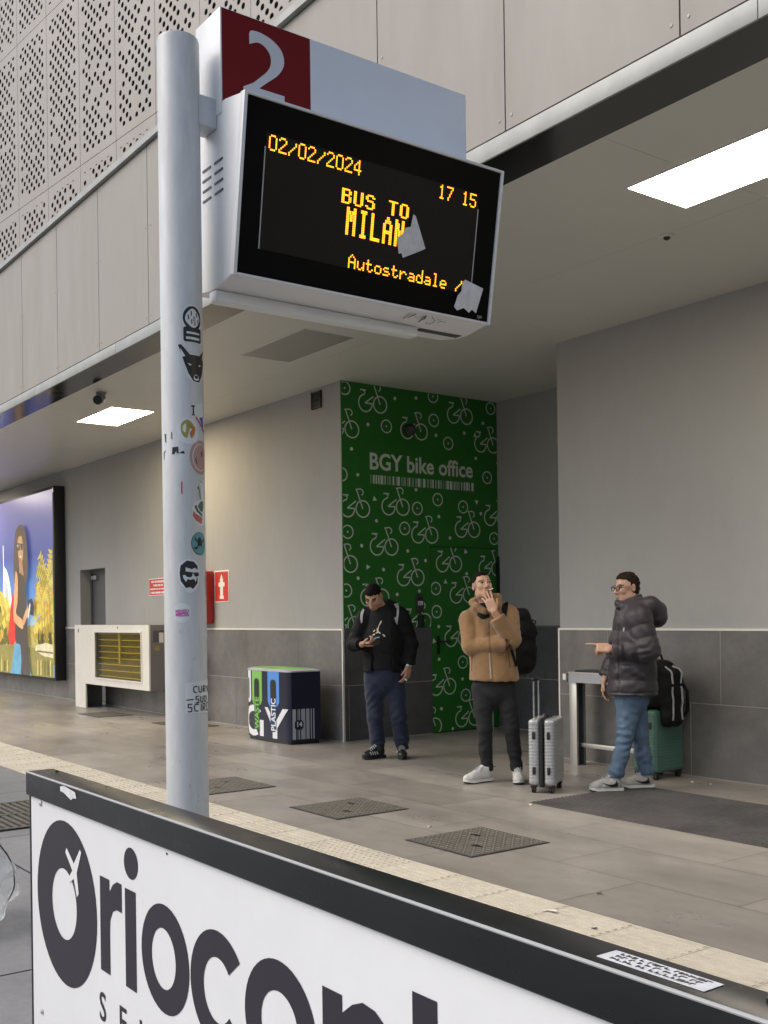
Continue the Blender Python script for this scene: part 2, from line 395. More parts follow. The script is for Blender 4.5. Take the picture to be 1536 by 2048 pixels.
# ---- ceiling lamps
def lamp(x, y, label, m):
    e = empty('ceiling_light', (x, y, ZC), 0, label, 'lamp', 'ceiling light panels')
    g = MB(); a, b = .6, .29
    for (x0, x1, y0, y1) in ((-a, a, -b, -b + .012), (-a, a, b - .012, b), (-a, -a + .012, -b + .012, b - .012), (a - .012, a, -b + .012, b - .012)): g.box(x0, x1, y0, y1, -.006, .0)
    g.build('frame', M['white'], e)
    g = MB(); g.box(-a + .0125, a - .0125, -b + .0125, b - .0125, -.004, .002); g.build('diffuser', m, e)
    return e
M['lamp_off'] = mat('lamp_off', (.30, .29, .26), .35)
lamp(-13.16, 5.42, 'glowing square ceiling light panel above the white cabinet, left of the pole', M['lamp_warm'])
lamp(-8.80, 5.47, 'unlit grey ceiling light panel behind the display', M['lamp_off'])
lamp(-3.80, 5.40, 'bright long ceiling light panel at the right edge of the photo', M['lamp'])
for x in (-22.2, 1.0, 5.5, -17.7): 
    if x != -17.7: lamp(x, 5.42, 'ceiling light panel further along the canopy outside the view', M['lamp'])

# ---- floor covers and mats
M['iron'] = mat('cast_iron', (.115, .104, .088), .55, metal=.2, var=.25, vscale=12, rvar=.15, bump=.3, bscale=90)
M['iron_hi'] = mat('worn_iron', (.30, .275, .23), .45, metal=.3, var=.2, vscale=14)
def cover(x, y, sx, sy, label, studs=True):
    e = empty('manhole_cover', (x, y, 0), 0, label, 'manhole cover', 'square manhole covers')
    g = MB(); g.box(-sx, sx, -sy, sy, .001, .0035); g.build('frame', M['darkgap'], e)
    g = MB(); g.box(-sx + .012, sx - .012, -sy + .012, sy - .012, .0036, .006)
    if studs:
        n = int(sx * 2 / .042)
        for i in range(n):
            for j in range(n):
                cx = -sx + .04 + i * (2 * sx - .08) / (n - 1); cy = -sy + .04 + j * (2 * sy - .08) / (n - 1)
                rot = Matrix.Translation((cx, cy, .006)) @ Matrix.Rotation(R(45 if (i + j) % 2 else -45), 4, 'Z')
                g.box(-.0135, .0135, -.0045, .0045, 0, .003, 1, rot)
        for (hx, hy) in ((-.12, .1), (.12, -.1)): g.box(hx - .035, hx + .035, hy - .018, hy + .018, .0061, .0095, 2)
    g.build('plate', [M['iron'], M['iron_hi'], M['black']], e); return e
cover(-6.43, 4.39, .315, .315, 'square iron manhole cover in the paving, in front of the man with the phone')
cover(-4.98, 4.345, .315, .315, 'square iron manhole cover nearest the camera, with chequered studs')
cover(-7.98, 4.18, .36, .31, 'iron manhole cover partly hidden behind the grey pole')
M['mat'] = mat('rubber_mat', (.072, .068, .065), .75, var=.35, vscale=2, var2=.2, v2scale=20, bump=.3, bscale=80)
g = MB(); mx0, mx1, my0, my1 = -5.74, 1.5, 5.53, 6.72
g.box(mx0, mx1, my0, my1, .001, .004)
y = my0 + .02
while y < my1 - .02: g.box(mx0 + .01, mx1 - .01, y, y + .022, .004, .010); y += .042
o = g.build('entrance_mat', M['mat']); tag(o, 'dark grey ribbed entrance mat on the paving by the man in glasses', 'mat')
g = MB(); gx0, gx1, gy0, gy1 = -9.9, -7.35, 1.55, 2.12
o = None
# slotted road grate, left
g = MB(); gx0, gx1, gy0, gy1 = -9.4, -7.22, 1.9, 3.1
ge = empty('drain_grate', (-7.75, 2.36, 0), 0, 'dark slotted drain grate in the pavement at the left edge', 'grate')
g = MB(); g.box(-.54, .54, -.35, .35, .001, .003); g.build('pit', M['darkgap'], ge)
g = MB(); y = -.33
while y < .33: g.box(-.52, .52, y, y + .03, .0035, .011); y += .055
for x in (-.53, -.02, .5): g.box(x, x + .03, -.35, .35, .0112, .013)
g.build('bars', M['iron'], ge)
# distant flush covers
cover(-15.0, 5.98, .40, .27, 'dark flush floor cover below the white cabinet', False)
cover(-12.85, 6.2, .5, .25, 'dark flush floor cover behind the grey pole near the red hydrant', False)

# ================================================================== BUS STOP SIGN
PX, PY, PR = -3.6, 1.745, .0765
bs = empty('bus_stop_sign', (PX, PY, 0), 0, 'white bus stop pole with stickers carrying a black departure display and red number two', 'bus stop sign')
M['pole'] = mat('pole_paint', (.56, .575, .585), .42, var=.10, vscale=4, rvar=.1, var2=.10, v2scale=22, stretch=(1, 1, .22), bump=.08, bscale=14, spec=.4)
g = MB(); g.lathe([(PR, 0), (PR, 3.5), (PR * .96, 3.512), (PR * .8, 3.517)], (0, 0, 0), 48)
g.lathe([(.13, 0), (.13, .012)], (0, 0, 0), 32)
pole = g.build('pole', M['pole'], bs, smooth=True)
L_ = lambda x, y, z: (x - PX, y - PY, z)
# number box
g = MB(); nb0, nb1 = -3.5, -3.70
g.box(nb1 - PX, nb0 - PX, 1.865 - PY, 3.05 - PY, 3.245, 3.635); nbx = g.build('number_box', M['white'], bs, bevel=.006)
M['maroon'] = mat('maroon_panel', (.17, .007, .011), .6, var=.04, spec=.2)
M['sky_cast'] = mat('white_panel_face', (.74, .80, .90), .35, var=.03)  # white panel; the sky's blue reflection is put into its base colour
g = MB(); g.box(nb0 - PX + .0005, nb0 - PX + .002, 1.871 - PY, 2.253 - PY, 3.25, 3.63); g.build('number_panel', M['maroon'], nbx)
g = MB(); g.box(nb0 - PX + .0005, nb0 - PX + .002, 2.2535 - PY, 3.044 - PY, 3.25, 3.63); g.build('blank_panel', M['sky_cast'], nbx)
two = smooth2([(.00, .94), (.02, .99), (.10, 1.0), (.20, .955), (.275, .86), (.30, .73), (.285, .61), (.235, .49), (.15, .36), (.08, .25)], 5, False) + [(.30, .25), (.30, .155), (-.055, .155), (-.055, .21)] + smooth2([(.03, .30), (.095, .41), (.15, .51), (.18, .61), (.182, .715), (.16, .79), (.118, .845), (.066, .855), (.00, .80)], 5, False)
tw = shape([two]); x2 = nb0 - PX + .003
g = MB(); g.me(tw, lambda u, v, h: (x2, 1.985 - PY + u * .50, 3.305 + v * .28)); g.build('numeral_two', mat('numeral', (.62, .66, .72), .4), nbx, rec=False)
# bracket
for z_ in (3.20,):
    g = MB(); g.box(-.04, .06, .05, 1.8695 - PY, z_, z_ + .11); g.build('bracket', M['pole'], bs, bevel=.004)
# display body: hexagonal section prism along Y
YD0, YD1 = 1.87, 3.105
sec = [(-3.345, 3.262), (-3.442, 2.638), (-3.575, 2.618), (-3.625, 2.618), (-3.758, 2.638), (-3.855, 3.262), (-3.72, 3.29), (-3.48, 3.29)]
g = MB(); g.prism([(a - PX, b) for a, b in sec], lambda u, v, h: (u, h - PY, v), YD0, YD1)
g.box(-.03, .03, YD0 - PY + .002, YD1 - PY - .28, 2.575, 2.6175)
body = g.build('display_case', M['white'], bs, bevel=.008)
g = MB()
for k in range(4):
    for j in (0, 1):
        x0 = -3.50 - j * .095; g.box(x0 - PX - .065, x0 - PX, YD0 - PY - .0025, YD0 - PY + .001, 3.075 - k * .038, 3.083 - k * .038)
g.build('vent_slots', M['black'], body); g = MB()
for k in range(26): g.box(-.022, .022, YD1 - PY - .26 + k * .009, YD1 - PY - .2555 + k * .009, 2.6165, 2.6177)
g.build('vent_strip', M['black'], body)
th = R(9.2)
ft = lambda s, t, h: (-3.338 + h * math.cos(th) - t * math.sin(th) - PX, s - PY, 3.262 - h * math.sin(th) - t * math.cos(th))
def fbox(g, s0, s1, t0, t1, h0, h1, m=0): g.prism([(s0, t0), (s1, t0), (s1, t1), (s0, t1)], lambda u, v, h: ft(u, v, h), h0, h1, m)
g = MB(); fbox(g, YD0 - .002, YD0 + .012, 0, .634, -.02, .012); fbox(g, YD1 - .012, YD1 + .002, 0, .634, -.02, .012); fbox(g, YD0 + .0125, YD1 - .0125, 0, .01, -.02, .012); fbox(g, YD0 + .0125, YD1 - .0125, .624, .634, -.02, .012)
g.build('front_frame', M['white'], body, bevel=.002)
M['glassblk'] = mat('black_glass', (.0022, .0022, .0026), .4, spec=.06)
g = MB(); fbox(g, YD0 + .0125, YD1 - .0125, .0105, .6235, -.012, .004); g.build('bezel', M['glassblk'], body)
M['led_off'] = mat('led_panel', (.010, .0092, .0078), .45, spec=.15, var=.1, vscale=50)
S0, S1, T0, T1 = 1.969, 2.984, .118, .526
g = MB(); fbox(g, S0, S1, T0, T1, .0045, .0055)
scr = g.build('led_screen', M['led_off'], body)
M['edge'] = mat('screen_edge', (.45, .45, .45), .4)
g = MB(); fbox(g, S0 - .004, S0 - .0005, T0 + .05, T1, .0045, .008); fbox(g, S1 + .0005, S1 + .004, T0 + .06, T1 - .03, .0045, .008); g.build('screen_edge', M['edge'], body)
FONT = {'0': '01110 10001 10001 10001 10001 10001 10001 01110', '2': '01110 10001 00001 00010 00100 01000 10000 11111', '4': '00010 00110 01010 10010 10010 11111 00010 00010',
 '/': '00000 00001 00001 00010 00100 01000 10000 10000', '1': '00100 01100 00100 00100 00100 00100 00100 01110', '7': '11111 00001 00010 00010 00100 00100 01000 01000', '5': '11111 10000 10000 11110 00001 00001 10001 01110',
 'B': '11110 10001 10001 11110 10001 10001 10001 11110', 'U': '10001 10001 10001 10001 10001 10001 10001 01110', 'S': '01110 10001 10000 01110 00001 00001 10001 01110', 'T': '11111 00100 00100 00100 00100 00100 00100 00100', 'O': '01110 10001 10001 10001 10001 10001 10001 01110',
 'M': '10001 11011 10101 10101 10001 10001 10001 10001', 'I': '01110 00100 00100 00100 00100 00100 00100 01110', 'L': '10000 10000 10000 10000 10000 10000 10000 11111', 'A': '00100 01010 10001 10001 11111 10001 10001 10001', 'N': '10001 11001 11001 10101 10101 10011 10011 10001',
 'u': '00000 00000 00000 10001 10001 10001 10011 01101', 't': '00000 01000 01000 11110 01000 01000 01001 00110', 'o': '00000 00000 00000 01110 10001 10001 10001 01110', 's': '00000 00000 00000 01110 10000 01110 00001 11110', 'r': '00000 00000 00000 10110 11001 10000 10000 10000', 'a': '00000 00000 00000 01110 00001 01111 10001 01111', 'd': '00001 00001 00001 01101 10011 10001 10001 01111', 'l': '01100 00100 00100 00100 00100 00100 00100 01110', 'e': '00000 00000 00000 01110 10001 11111 10000 01110', ' ': '0 0 0 0 0 0 0 0'}
M['led'] = mat('led_amber', (.9, .4, .02), .5, emit=(1, .37, .016), estr=1.75)
def ledtext(name, s, s0, t0, p, adv, rows=1, bold=False, pv=None):
    g = MB(); pv = pv or p
    for k, ch in enumerate(s):
        if ch == ' ' and g.v: g.build(name, M['led'], scr, rec=False); g = MB()
        gl = FONT[ch].split()
        for r_, row in enumerate(gl):
            for c_, b_ in enumerate(row):
                if b_ == '1':
                    for rr in range(rows):
                        for bb in ((0, 1) if bold else (0,)):
                            a = s0 + (k * adv + c_ * (1.15 if bold else 1) + bb * .95) * p; q = t0 + (r_ * rows + rr) * pv
                            fbox(g, a, a + p * .78, q, q + pv * .78, .006, .0068)
    return g.build(name, M['led'], scr, rec=False)
ledtext('led_date', '02/02/2024', 1.981, .1235, .00693, 6, pv=.00693)
ledtext('led_time', '17 15', 2.772, .1235, .00693, 6, pv=.00693)
ledtext('led_destination', 'BUS TO', 2.309, .238, .00693, 8, bold=True, pv=.0068)
ledtext('led_destination', 'MILAN', 2.337, .302, .00693, 8.4, rows=2, bold=True, pv=.00645)
ledtext('led_operator', 'Autostradale /', 2.361, .472, .00693, 6, pv=.0067)
M['paper'] = mat('torn_paper', (.66, .67, .69), .7, var=.12, vscale=30, bump=.3, bscale=60)
g = MB(); sh = shape([[(2.648, .268), (2.662, .272), (2.725, .387), (2.692, .405), (2.616, .442), (2.608, .425), (2.596, .43), (2.580, .372), (2.606, .352), (2.618, .325), (2.64, .318)]])
g.me(sh, lambda u, v, h: ft(u, v, .011 + .003 * math.sin(60 * u))); g.build('torn_sticker', M['paper'], body, rec=False)
g = MB(); sh = shape([[(2.935, .482), (2.95, .47), (3.051, .49), (3.024, .596), (3.00, .585), (2.985, .60), (2.955, .585), (2.92, .60), (2.902, .588), (2.912, .54), (2.93, .52)]])
g.me(sh, lambda u, v, h: ft(u, v, .011 + .003 * math.sin(50 * v))); g.build('torn_sticker', M['paper'], body, rec=False)
tx = text('sys', .022); g = MB(); g.me(tx, lambda u, v, h: ft(3.035 + u, .612 - v, .0045)); g.build('maker_mark', M['edge'], body, rec=False)
# scribbled tag on the sloping underside
g = MB()
random.seed(3); M['scuff'] = mat('scuff', (.46, .47, .48), .6)
for k in range(4):
    pts = smooth2([(2.70 + k * .05 + random.uniform(-.01, .05), random.uniform(.1, .9)) for _ in range(6)], 5, False)
    g.stroke(pts, .004, lambda u, v: (-3.442 - PX - .005 - v * .07, u - PY, 2.6375 - .0017 - v * .0235 - .0012))
g.build('scribble', M['black'], body, rec=False)

# ---- stickers round the pole (bent on to its surface)
A0 = math.atan2(-PY, -PX)                # direction from the pole to where it is seen from
def onpole(du, z0, hh=.0009):
    return lambda u, v, h=0: ((PR + hh) * math.cos(A0 + (u + du) / PR), (PR + hh) * math.sin(A0 + (u + du) / PR), z0 + v)
S_ = 3.93 / 2147
def pol(px, py): return PR * math.asin(max(-.98, min(.98, (px - (356 + (py - 70) * .0151)) / 42.))), 1.4 + (1234.3 - py) * S_
M['ink'] = mat('sticker_ink', (.012, .012, .014), .45); M['vinyl'] = mat('sticker_white', (.66, .68, .70), .4, var=.04)
def sticker(label, layers):
    g = MB(); mats = []; 
    for k, (m, du, z0, loops, lift) in enumerate(layers):
        mats.append(m); me = shape(loops); bm = bmesh.new(); bm.from_mesh(me)
        if len(bm.faces):
            xs_ = [v.co.x for v in bm.verts]; zs_ = [v.co.y for v in bm.verts]
            nx = int((max(xs_) - min(xs_)) / .004)
            for i in range(1, nx): bmesh.ops.bisect_plane(bm, geom=bm.verts[:] + bm.edges[:] + bm.faces[:], plane_co=(min(xs_) + i * .004, 0, 0), plane_no=(1, 0, 0))
        bm.to_mesh(me); bm.free()
        g.me(me, onpole(du, z0, .0006 + .0004 * lift), k)
    o = g.build('sticker', mats, pole, rec=False); o['label'] = label
q_ = S_ * 1.0
def L2(pts, k=q_): return [(x * k, y * k) for x, y in pts]
# mitten-like hand sticker
a, z = pol(386, 658)
sticker('black and white oval sticker with dashes', [
 (M['vinyl'], a, z, [L2(smooth2([(-22, 14), (-15, 34), (2, 40), (20, 30), (25, 5), (20, -8), (24, -34), (0, -36), (-22, -32), (-18, -16)], 6))], 0),
 (M['ink'], a, z, [L2(circ(1, 13, 21, 24)), L2(smooth2([(-13, 20), (0, 32), (14, 22), (17, 8), (2, -6), (-14, 6)], 6))], 1),
 (M['ink'], a, z, [L2(rrect(-19, 22, -34, -5, 4)), L2(rrect(-13, 17, -18, -14, 1)), L2(rrect(-14, 17, -29, -24, 1))], 1),
 (M['ink'], a, z, [L2([(x, y), (x + 2.5, y), (x + 2.5, y + 9), (x, y + 9)]) for x, y in ((-10, 10), (-4, 18), (2, 8), (8, 16), (-3, 2), (4, -1), (12, 4))], 1)])
a, z = pol(389, 735)
sticker('black and white dog head sticker', [
 (M['vinyl'], a, z, [L2([(-34, 38), (-26, 39), (-10, 20), (14, 20), (30, 34), (32, 0), (26, -24), (12, -38), (-4, -36), (-16, -26), (-20, -4)])], 0),
 (M['ink'], a, z, [L2([(-32, 36), (-26, 37), (-9, 18), (14, 18), (29, 32), (30, 2), (22, -20), (12, -35), (-2, -34), (-12, -20), (-19, -2)])], 1),
 (M['vinyl'], a, z, [L2([(-28, 30), (-18, 14), (-25, 12)]), L2([(23, 14), (27, 25), (28, 10)]), L2([(-14, 1), (-5, -2), (-9, -4)]), L2([(10, -2), (17, 1), (16, -3)]), L2(smooth2([(-1, -25), (4, -20), (11, -24), (11, -30), (5, -32), (0, -31)], 4))], 2),
 (M['ink'], a, z, [L2(circ(5, -25, 4.5, 3.5))], 3)])
M['olive'] = mat('sticker_olive', (.30, .30, .06), .5); M['orange'] = mat('sticker_orange', (.45, .16, .03), .5); M['blue'] = mat('sticker_blue', (.02, .06, .35), .5); M['pink'] = mat('sticker_pink', (.42, .26, .24), .5); M['teal'] = mat('sticker_teal', (.10, .30, .32), .5); M['magenta'] = mat('sticker_magenta', (.5, .08, .36), .5); M['coral'] = mat('sticker_coral', (.50, .13, .10), .5); M['moss'] = mat('sticker_moss', (.07, .13, .09), .5)
a, z = pol(377, 866)
sticker('round white sticker with an olive and orange leaf drawing', [
 (M['vinyl'], a, z, [L2(smooth2([(-20, 10), (-6, 24), (14, 18), (22, -6), (18, -24), (-8, -26), (-20, -10)], 6))], 0),
 (M['olive'], a, z, [L2(smooth2([(-12, 12), (0, 20), (12, 10), (4, 2), (-2, -16), (-12, -6)], 6)), L2(smooth2([(-9, 8), (-3, 12), (-4, -4), (-9, -2)], 5))], 1),
 (M['orange'], a, z, [L2(smooth2([(-2, 10), (14, 8), (15, -4), (8, -16), (4, -6), (8, 2)], 6))], 2)])
a, z = pol(398, 842)
sticker('torn flag sticker with a blue field and black letter', [
 (M['vinyl'], a, z, [L2([(-16, 26), (16, 34), (22, -20), (12, -14), (-10, 8)])], 0), (M['ink'], a, z, [L2([(-17, 25), (-9, 26), (-9, 23), (-11, 22), (-11, 8), (-8, 6), (-16, 5), (-14, 8), (-14, 22), (-17, 22)])], 1), (M['blue'], a, z, [L2([(2, 2), (14, 6), (18, -14), (12, -14)])], 1), (M['red'], a, z, [L2([(-8, 2), (18, -26), (20, -22), (-6, 4)])], 2)])
a, z = pol(402, 918)
sticker('faded pink round sticker with a smile', [(M['pink'], a, z, [L2(circ(0, 0, 26, 34))], 0), (M['vinyl'], a, z, [L2(circ(0, 0, 20, 27)), L2(circ(0, 0, 18.5, 25.5))], 1), (M['ink'], a, z, [L2([(2, 12), (6, 13), (6, 2), (2, 2)]), L2([(-14, -4), (-12, -12), (-9, -16), (-10, -12), (-12, -2)])], 1)])
a, z = pol(402, 1028)
sticker('torn round sticker in coral and green', [(M['vinyl'], a, z, [L2(circ(2, 0, 22, 26))], 0), (M['coral'], a, z, [L2([(-17, 4), (-12, -2), (6, -10), (4, -22), (-12, -16), (-19, -6)])], 1), (M['moss'], a, z, [L2([(-15, 12), (-10, 2), (6, -8), (6, -3), (-6, 6), (-10, 16)])], 1), (M['moss'], a, z, [L2(smooth2([(-6, 14), (4, 24), (10, 20), (8, 4), (0, 4)], 5))], 1)])
a, z = pol(404, 982)
sticker('torn strip of an old sticker with a plant drawing', [(M['vinyl'], a, z, [L2([(-6, 16), (8, 20), (12, -24), (0, -22), (-2, 0)])], 0), (M['moss'], a, z, [L2([(-12, 2), (-9, 8), (-6, 0), (-3, -18), (-5, -18), (-8, 0)]), L2([(-4, 18), (2, 16), (0, 13)])], 1)])
a, z = pol(401, 1089)
sticker('round teal sticker with a frog silhouette', [(M['moss'], a, z, [L2(circ(0, 0, 20, 23))], 0), (M['teal'], a, z, [L2(circ(0.5, .5, 18.5, 21))], 1), (M['ink'], a, z, [L2(smooth2([(-1, 13), (4, 8), (6, -4), (3, -12), (-4, -12), (-6, -2), (-5, 8)], 5)), L2([(-5, 5), (-13, 13), (-12, 7), (-5, 1)]), L2([(-5, -5), (-14, -8), (-13, -12), (-4, -9)]), L2([(5, 5), (13, 11), (12, 6), (6, 1)]), L2([(5, -5), (14, -9), (12, -12), (4, -9)])], 2)])
a, z = pol(382, 1153)
sticker('black and white bearded face sticker with sunglasses', [
 (M['vinyl'], a, z, [L2(smooth2([(-23, 6), (-20, 24), (-4, 34), (14, 28), (21, 10), (18, -18), (4, -33), (-10, -28), (-20, -12)], 6))], 0),
 (M['ink'], a, z, [L2([(-20, 6), (-18, 20), (-6, 30), (8, 28), (16, 20), (17, 12), (10, 16), (4, 13), (-8, 17), (-9, 4), (-14, 2), (-13, -4), (-8, -12), (-4, -6), (0, -8), (8, -6), (12, -12), (14, -4), (16, -2), (16, -14), (6, -26), (0, -22), (-8, -24), (-18, -10)])], 1),
 (M['ink'], a, z, [L2([(-10, 9), (5, 7), (5, 1), (2, -3), (-6, -2), (-9, 2)]), L2([(8, 6), (19, 6), (19, 0), (12, -2), (8, 1)])], 2), (M['ink'], a, z, [L2([(-19, 3), (6, 6.5), (18, 7), (18, 5.4), (6, 4.5), (-19, .5)])], 2)])
a, z = pol(367, 1226)
tx = text('MIXED\nMEDIA', 9 * q_, .35 * q_, 'CENTER', lsp=.75)
sticker('round pale sticker with magenta lettering', [(M['vinyl'], a, z, [L2(circ(0, 0, 18, 19.5))], 0)])
g = MB(); g.me(tx, lambda u, v, h: onpole(a, z + .001, .0016)(u, v)); g.build('sticker_lettering', M['magenta'], pole, rec=False)
a, z = pol(416, 1165)
sticker('faded pink sticker remnant at the edge of the pole', [(M['pink'], a, z, [L2(smooth2([(-6, 14), (0, 24), (16, 22), (16, -30), (-2, -28), (-6, -6)], 5))], 0)])
a, z = pol(401, 1392)
sticker('white paper label hand lettered in black capitals', [(mat('paper_label', (.68, .70, .72), .5), a, z, [L2([(-29, 26), (-26, 29), (40, 34), (40, -32), (-29, -31)])], 0)])
g = MB()
LT = {'C': [(8, 9), (6, 11), (1, 10), (0, 6), (1, 1), (7, 0)], 'U': [(0, 11), (0, 2), (3, 0), (6, 1), (7, 11)], 'R': [(0, 0), (0, 11), (6, 10), (6, 6), (1, 5), (7, 0)], 'V': [(0, 11), (4, 0), (8, 11)], '-': [(0, 5), (14, 6)], 'S': [(8, 11), (1, 11), (1, 6), (7, 6), (7, 0), (0, 0)], 'N': [(0, 0), (0, 11), (7, 10), (7, 0)], 'I': [(2, 0), (2, 11)], 'D': [(0, 0), (0, 11), (5, 10), (7, 6), (5, 1), (0, 0)], 'E': [(7, 11), (0, 11), (0, 0), (7, 0)]}
for wd, x0, y0, k in (('CURVA', -13, 9, 1.0), ('-SUD', -27, -11, 1.0), ('SCIRE', -25, -28, 1.15)):
    x = x0
    for ch in wd:
        pts = [(x + p * k, y0 + r_ * k * 1.15) for p, r_ in LT.get(ch, LT['V'][::1] if ch == 'V' else [(0, 0), (4, 11), (8, 0)])]
        dense = []
        for i in range(len(pts) - 1):
            for t_ in np.linspace(0, 1, 6, endpoint=False): dense.append((pts[i][0] + (pts[i + 1][0] - pts[i][0]) * t_, pts[i][1] + (pts[i + 1][1] - pts[i][1]) * t_))
        dense.append(pts[-1]); g.stroke(L2(dense), 2.2 * q_, lambda u, v: onpole(a, z, .0016)(u, v)); x += (18 if ch == '-' else 6 if ch == 'I' else 11.5) * k
g.build('sticker_lettering', M['ink'], pole, rec=False)
for (px, py, pts) in ((355, 908, [(-8, 8), (4, 9), (5, -4), (14, 1), (17, -5), (2, -8), (-9, -6)]), (334, 880, [(-3, 8), (2, 8), (2, -9), (-1, -9)]), (346, 876, [(-1, 6), (1, 6), (1, -8), (-1, -8)]), (332, 912, [(-3, 4), (5, 8), (4, 5), (0, 2), (-1, -10), (-3, -10)])):
    a, z = pol(px, py); g = MB(); g.me(shape([L2(pts)]), lambda u, v, h: onpole(a, z, .0009)(u, v), 0); g.build('sticker_residue', [M['ink'], M['red'], M['scuff']], pole, rec=False)
g = MB()
a, z = pol(366, 980); g.me(shape([L2([(-1.2, 12), (1, 12), (1, -12), (-1.5, -12)])]), lambda u, v, h: onpole(a, z, .0009)(u, v), 1); g.build('pen_mark', [M['ink'], M['red'], M['scuff']], pole, rec=False)
for k in range(7):
    g = MB()
    a, z = pol(random.uniform(345, 408), random.uniform(1240, 1600)); hh = random.uniform(1, 4); g.me(shape([L2(smooth2([(0, hh), (random.uniform(1, 3), 0), (0, -hh), (-1, 0)], 3))]), lambda u, v, h: onpole(a, z, .0007)(u, v), 2); g.build('scuff_mark', [M['ink'], M['red'], M['scuff']], pole, rec=False)

# ================================================================== ADVERTISING BARRIER
BX0, BX1, BZ = -2.845, 2.2, 1.0
ba = empty('advert_barrier', (BX0, .95, 0), 0, 'white advertising barrier with large dark shop lettering and black metal frame', 'barrier')
M['bframe'] = mat('black_frame', (.0125, .0145, .0165), .3, var=.15, vscale=3, rvar=.05, spec=.28)
g = MB()
g.box(0, BX1 - BX0, -.038, .037, BZ - .062, BZ); g.box(.0, .016, -.030, .03, .0, BZ - .0625); g.box(.0165, BX1 - BX0, -.03, .03, .02, .06)
for x in (1.6, 3.2, 4.8): g.box(x, x + .04, -.012, .03, .0, BZ - .063)
fr = g.build('frame', M['bframe'], ba, bevel=.0035, segs=3)
M['edge_glint'] = mat('painted_highlight', (.40, .41, .41), .4)  # pale colour painting a highlight along the frame's top front edge
g = MB()
random.seed(11)
g.tube([(.002, -.0366, BZ - .0014), (BX1 - BX0, -.0366, BZ - .0014)], .0028, 8)
g.build('edge_highlight', M['edge_glint'], ba)
M['board'] = mat('white_board', (.76, .77, .785), .33, var=.015, vscale=2, var2=.02, v2scale=12, rvar=.06)
g = MB(); g.box(.017, BX1 - BX0, -.0295, -.02, .062, BZ - .063); bd = g.build('board', M['board'], ba)
M['navyink'] = mat('dark_violet_ink', (.022, .018, .030), .45)
YL = .9195 - .95
kz = .9195                                    # lettering plane
fb = lambda X, Zr: (X * kz - BX0, YL, 1.4 + (Zr - 1.4) * kz)
def letter(loops, name='letter'):
    g = MB(); g.me(shape(loops), lambda u, v, h: fb(u, v)); return g.build(name, M['navyink'], bd, rec=False)
o_ = lambda cx, cz, rx, rz, ix, iz: [circ(cx, cz, rx, rz, 48), circ(cx, cz, ix, iz, 48)]
letter(o_(-2.805, .645, .222, .218, .095, .095)[:1] + [circ(-2.815, .641, .093, .094, 48)])
g = MB()
pl = [(-2.798, .782), (-2.788, .795), (-2.736, .762), (-2.692, .806), (-2.682, .800), (-2.716, .742), (-2.704, .690), (-2.716, .678), (-2.738, .722), (-2.772, .705), (-2.778, .716), (-2.748, .742)]
g.me(shape([pl]), lambda u, v, h: (fb(u, v)[0], YL - .0008, fb(u, v)[2])); g.build('aeroplane_emblem', M['board'], bd, rec=False)
rr_ = [(-2.56, .533), (-2.56, .765), (-2.50, .765), (-2.50, .735)] + [(-2.478, .757), (-2.452, .769), (-2.425, .768), (-2.425, .700), (-2.455, .701), (-2.48, .692), (-2.497, .668), (-2.50, .64), (-2.50, .533)]
letter([rr_])
letter([[(-2.405, .533), (-2.343, .533), (-2.343, .765), (-2.405, .765)]]); letter([circ(-2.368, .828, .04, .037)])
letter([circ(-2.19, .65, .122, .12, 40), circ(-2.195, .65, .062, .067, 40)])
def arcring(cx, cz, ro_, rix, riz, roz, a0, a1): return [circ(cx, cz, ro_, roz, 36, a0, a1) + circ(cx, cz, rix, riz, 36, a0, a1)[::-1]]
letter(arcring(-1.94, .65, .122, .062, .066, .12, 40, 320))
letter([circ(-1.70, .65, .128, .121, 44, 0, 325) + circ(-1.70, .65, .066, .064, 44, 0, 325)[::-1]] + [[(-1.765, .622), (-1.63, .622), (-1.572, .65), (-1.634, .665), (-1.765, .665)]])
def narch(x): return [[(x, .533), (x, .765), (x + .06, .765), (x + .06, .735)] + [(x + .09, .757), (x + .12, .769), (x + .155, .765), (x + .19, .745), (x + .205, .70), (x + .207, .533), (x + .147, .533), (x + .145, .67), (x + .13, .695), (x + .105, .703), (x + .08, .695), (x + .064, .672), (x + .061, .533)]]
letter(narch(-1.553))
letter([[(-1.30, .75), (-1.33, .75), (-1.33, .70), (-1.30, .70), (-1.30, .60), (-1.29, .555), (-1.26, .533), (-1.215, .53), (-1.195, .535), (-1.195, .59), (-1.22, .588), (-1.238, .60), (-1.24, .62), (-1.24, .70), (-1.195, .70), (-1.195, .75), (-1.24, .75), (-1.24, .825), (-1.30, .825)]])
letter([circ(-1.05, .65, .124, .121, 44, 0, 325) + circ(-1.05, .65, .064, .064, 44, 0, 325)[::-1]] + [[(-1.11, .622), (-.98, .622), (-.926, .65), (-.986, .665), (-1.11, .665)]])
letter([[(p + 1.66, r_) for p, r_ in rr_]])
for ch, x in (('S', -2.575), ('E', -2.452), ('I', -2.335)):
    tx = text(ch, .10, .001); g = MB(); g.me(tx, lambda u, v, h: fb(x + u, .408 + v)); g.build('small_letter', M['navyink'], bd, rec=False)
g = MB()
for (x, z) in ((-1.864, .903), (-2.99, .885), (-3.0, .30), (-.6, .9)): p = fb(x, z); g.lathe([(.007, 0), (.007, -.002), (.003, -.004)], p, 12, 'Y')
p = fb(-2.17, .885); g.lathe([(.0025, 0), (.0025, -.001)], p, 8, 'Y', 1)
g.build('screw', [M['steel'], M['black']], bd)
